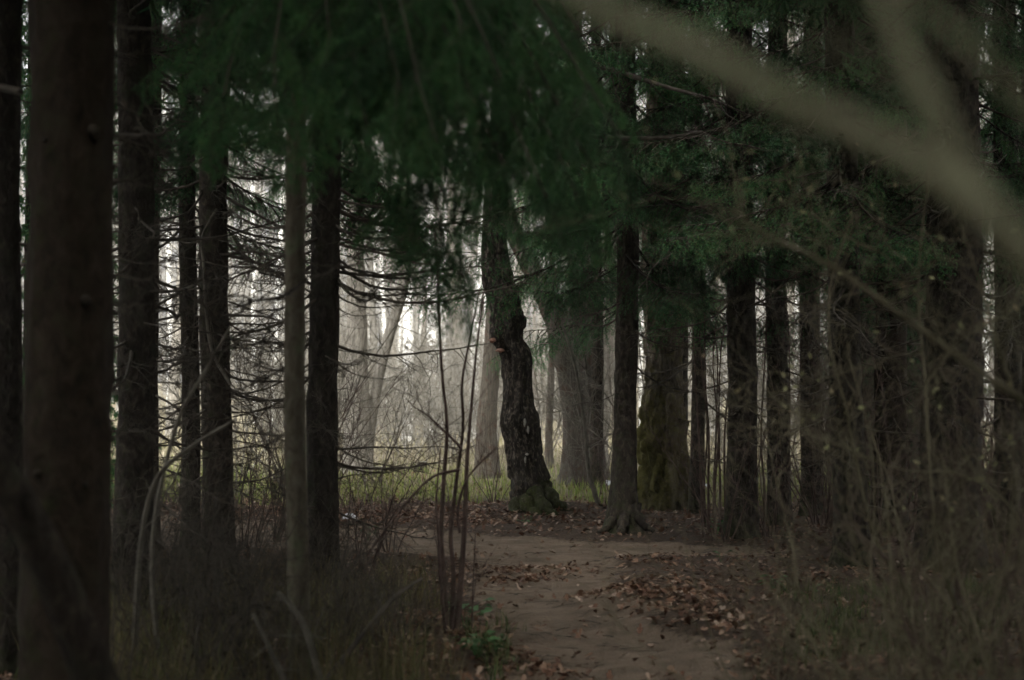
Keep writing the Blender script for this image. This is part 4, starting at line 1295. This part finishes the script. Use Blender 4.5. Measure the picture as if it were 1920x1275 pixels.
r = np.random.default_rng(2024)
N = 120000
d = 8.5 + 27 * r.random(N) ** 0.85
px = r.uniform(-40, 1960, N)
x = (px - 960) / F * d
pm = path_mask(x, d)
heap = np.clip(0.5 + 0.6 * sn(x, d, 1.7, 3.0) + 0.35 * sn(x, d, 5.1, 1.2), 0.03, 1)
keep = np.where(pm > 0.5, 0.13 * np.clip(0.25 + sn(x, d, 2.2, 5.0), 0.12, 1) ** 1.2, 0.62 * heap ** 1.5 + 0.05)
keep = keep * np.where(d > 27, 0.35, 1)
# drifts of leaves: on the bend, along the right bank, on the left of the lower path
for (ax, ay, bx, by, wd, kk) in [(-0.1, 17.2, 0.35, 18.2, 0.35, 0.9), (0.75, 15.8, 2.2, 11.0, 0.30, 1.0), (-0.25, 13.0, 0.5, 10.6, 0.2, 0.8), (-3.2, 25.0, -0.2, 23.6, 1.1, 1.0), (0.3, 23.0, 1.5, 22.4, 0.4, 0.8)]:
    ds = seg_dist(x, d, [(ax, ay, 0), (bx, by, 0)])
    keep = np.maximum(keep, kk * np.exp(-(np.maximum(ds, 0) / wd) ** 2))
sel = r.random(N) < keep
x, d = x[sel], d[sel]
pos = np.stack([x, d, gz(x, d) + r.uniform(0.004, 0.028, len(x))], -1)
size = r.uniform(0.03, 0.072, len(x))
near = np.argsort(d)
V, Fc = leaf_field(pos, size, r, 0.35)
o = obj('leaf_litter', mesh_np('leaf_litter', V, Fc, False), M['leaf'])
tag(o, 'carpet of brown and tan fallen leaves on the forest floor', 'leaves', kind='stuff')
n_ = 7000
dd = r.uniform(9.5, 24, n_); xx = r.uniform(-0.2, 0.16, n_) * dd
sel = (path_mask(xx, dd) > 0.3) & (r.random(n_) < 0.35 + 0.6 * sn(xx, dd, 2.2, 5.0))
xx, dd = xx[sel], dd[sel]
V, Fc = leaf_field(np.stack([xx, dd, gz(xx, dd) + 0.004], -1), r.uniform(0.012, 0.032, len(xx)), r, 0.12)
o = obj('leaf_crumbs', mesh_np('leaf_crumbs', V, Fc, False), M['leaf'])
tag(o, 'trodden leaf crumbs strewn over the bare earth path', 'leaves', kind='stuff')
# the largest single leaves beside the path are pieces of the ground of their own
LM = []
for k in range(6):
    V, Fc = leaf_field(np.zeros((1, 3)), np.array([1.0]), r, 0.3)
    me = mesh_np('fallen_leaf_%d' % k, V, Fc, False)
    mm, tt_, bb = newmat('fallen_leaf_%d' % k)
    nn = noise_node(tt_, mapping(tt_, (1, 1, 1)), 3.0, 4)
    c0 = [(0.10, 0.05, 0.03), (0.22, 0.135, 0.09), (0.32, 0.24, 0.18), (0.14, 0.07, 0.04), (0.26, 0.175, 0.125), (0.18, 0.09, 0.05)][k]
    rr_ = ramp(tt_, nn.outputs[0], [(0.35, tuple(c * 0.7 for c in c0)), (0.65, c0)])
    tt_.links.new(rr_.outputs[0], bb.inputs['Base Color']); bb.inputs['Roughness'].default_value = 0.6
    me.materials.append(mm)
    LM.append(me)
for k in range(280):
    dd = r.uniform(11, 15.5); c = r.choice([0, 1, 1, 2])
    if c == 0: xx = np.interp(dd, [11, 15.5], [0.0, -0.25]) + r.normal(0, 0.2)
    elif c == 1: xx = np.interp(dd, [11, 15.8], [2.1, 0.8]) + r.normal(0, 0.35)
    else: xx = r.uniform(-0.5, 2.6)
    o = obj('leaf', LM[k % 6], None, ground, (xx, dd, float(gz(xx, dd)) + 0.02))
    s = r.uniform(0.045, 0.08); o.scale = (s, s, s); o.rotation_euler = (r.normal(0, 0.2), r.normal(0, 0.2), r.uniform(0, 6.28))


# ------------------------------------------------------------------ twigs and crumbs lying about
r = np.random.default_rng(404)
tb = Tubes()
for k in range(800):
    dd = r.uniform(10, 25); xx = r.uniform(-0.2, 0.25) * dd
    a = r.uniform(0, 3.14); L = r.uniform(0.02, 0.12) * (2.2 if k % 12 == 0 else 1)
    q = np.array([[xx - math.cos(a) * L, dd - math.sin(a) * L, 0], [xx + r.normal(0, 0.01), dd + r.normal(0, 0.01), 0.006], [xx + math.cos(a) * L, dd + math.sin(a) * L, 0]])
    q[:, 2] += gz(q[:, 0], q[:, 1]) + 0.004
    tb.add(q, r.uniform(0.0015, 0.0045), 0.001, 4)
o = obj('twig_debris', tb.mesh('twig_debris'), M['dead'])
tag(o, 'scattered bits of dead twig on the path and litter', 'twigs', kind='stuff')


# ------------------------------------------------------------------ grass
def grass(name, label, cx, mat, h, wd, r, bend=0.5):
    n = len(cx)
    z = gz(cx[:, 0], cx[:, 1])
    an = r.uniform(0, 2 * math.pi, n); hh = h * r.uniform(0.4, 1.25, n); bd = hh * bend * r.uniform(0.1, 1.3, n)
    ca, sa = np.cos(an), np.sin(an)
    ww = wd * r.uniform(0.6, 1.3, n)
    b = np.stack([cx[:, 0], cx[:, 1], z - 0.01], -1)
    s = np.stack([-sa, ca, 0 * sa], -1) * ww[:, None] * 0.5
    m_ = b + np.stack([ca * bd * 0.35, sa * bd * 0.35, hh * 0.6], -1)
    e = b + np.stack([ca * bd, sa * bd, hh], -1)
    V = np.stack([b - s, b + s, m_ + s * 0.8, m_ - s * 0.8, e], 1).reshape(-1, 3)
    k = np.arange(n)[:, None] * 5
    Fc = np.concatenate([k + [0, 1, 2], k + [0, 2, 3], k + [3, 2, 4]], 0)
    o = obj(name, mesh_np(name, V, Fc, False), mat)
    return tag(o, label, 'grass', kind='stuff')


r = np.random.default_rng(5)
n = 52000
d = 25.3 + 34 * r.random(n) ** 1.5
x = r.uniform(-0.25, 0.26, n) * d
ok = (sn(x, d, 0.9, 1.0) + r.normal(0, 0.4, n)) > -0.6
ok &= r.random(n) < np.clip((d - 25.3 + 0.8 * sn(x, d, 1.1, 2.0)) / 3.0, 0.0, 1)
ok &= path_mask(x, d) < 0.4
xd = np.stack([x, d], -1)
grn = d + r.normal(0, 1.5, n) < 35.5
grass('meadow_grass', 'strip of short yellow green grass along the clearing', xd[ok & grn], M['grass'], 0.13, 0.012, r)
grass('dry_meadow_grass', 'pale beige dry grass of the meadow beyond the green strip', xd[ok & ~grn], M['palegrass'], 0.2, 0.014, r)
cl = []
for k in range(60):
    c = P(r.uniform(1480, 1900), 0, 1); dd = r.uniform(11.5, 16); cx = c[0] * dd
    m_ = int(r.integers(15, 60)); cl.append(np.stack([r.normal(cx, 0.07, m_), r.normal(dd, 0.1, m_)], -1))
for k in range(14):
    dd = r.uniform(11.3, 14); cx = (r.uniform(860, 960) - 960) / F * dd
    m_ = int(r.integers(8, 25)); cl.append(np.stack([r.normal(cx, 0.05, m_), r.normal(dd, 0.06, m_)], -1))
grass('woodland_grass', 'sparse dark green grass tufts in the shade right of the path', np.concatenate(cl), M['shadegrass'], 0.14, 0.006, r, 0.8)
cl = []
for k in range(150):
    dd = r.uniform(9, 16); cx = (r.uniform(100, 830) - 960) / F * dd
    m_ = int(r.integers(15, 50)); cl.append(np.stack([r.normal(cx, 0.09, m_), r.normal(dd, 0.12, m_)], -1))
grass('dry_grass', 'dry brown and green grass and weeds under the left spruces', np.concatenate(cl), M['drygrass'], 0.38, 0.005, r, 0.7)

# ------------------------------------------------------------------ haze in the air
def haze_box(x0, x1, y0, y1, z0, z1, density):
    V = [(x, y, z) for z in (z0, z1) for y in (y0, y1) for x in (x0, x1)]
    Fc = [(0, 2, 3, 1), (4, 5, 7, 6), (0, 1, 5, 4), (2, 6, 7, 3), (0, 4, 6, 2), (1, 3, 7, 5)]
    m = bpy.data.materials.new('haze'); m.use_nodes = True
    t = m.node_tree
    t.nodes.remove(t.nodes['Principled BSDF'])
    pv = t.nodes.new('ShaderNodeVolumePrincipled')
    pv.inputs['Color'].default_value = (0.93, 0.93, 0.92, 1)
    pv.inputs['Density'].default_value = density
    t.links.new(pv.outputs[0], t.nodes['Material Output'].inputs['Volume'])
    o = obj('haze', mesh_np('haze', V, Fc, False), m)
    return tag(o, 'thin pale haze filling the air of the wood', kind='stuff')


haze_box(-460, 460, -460, 460, -1.5, 28.0, 0.0006)
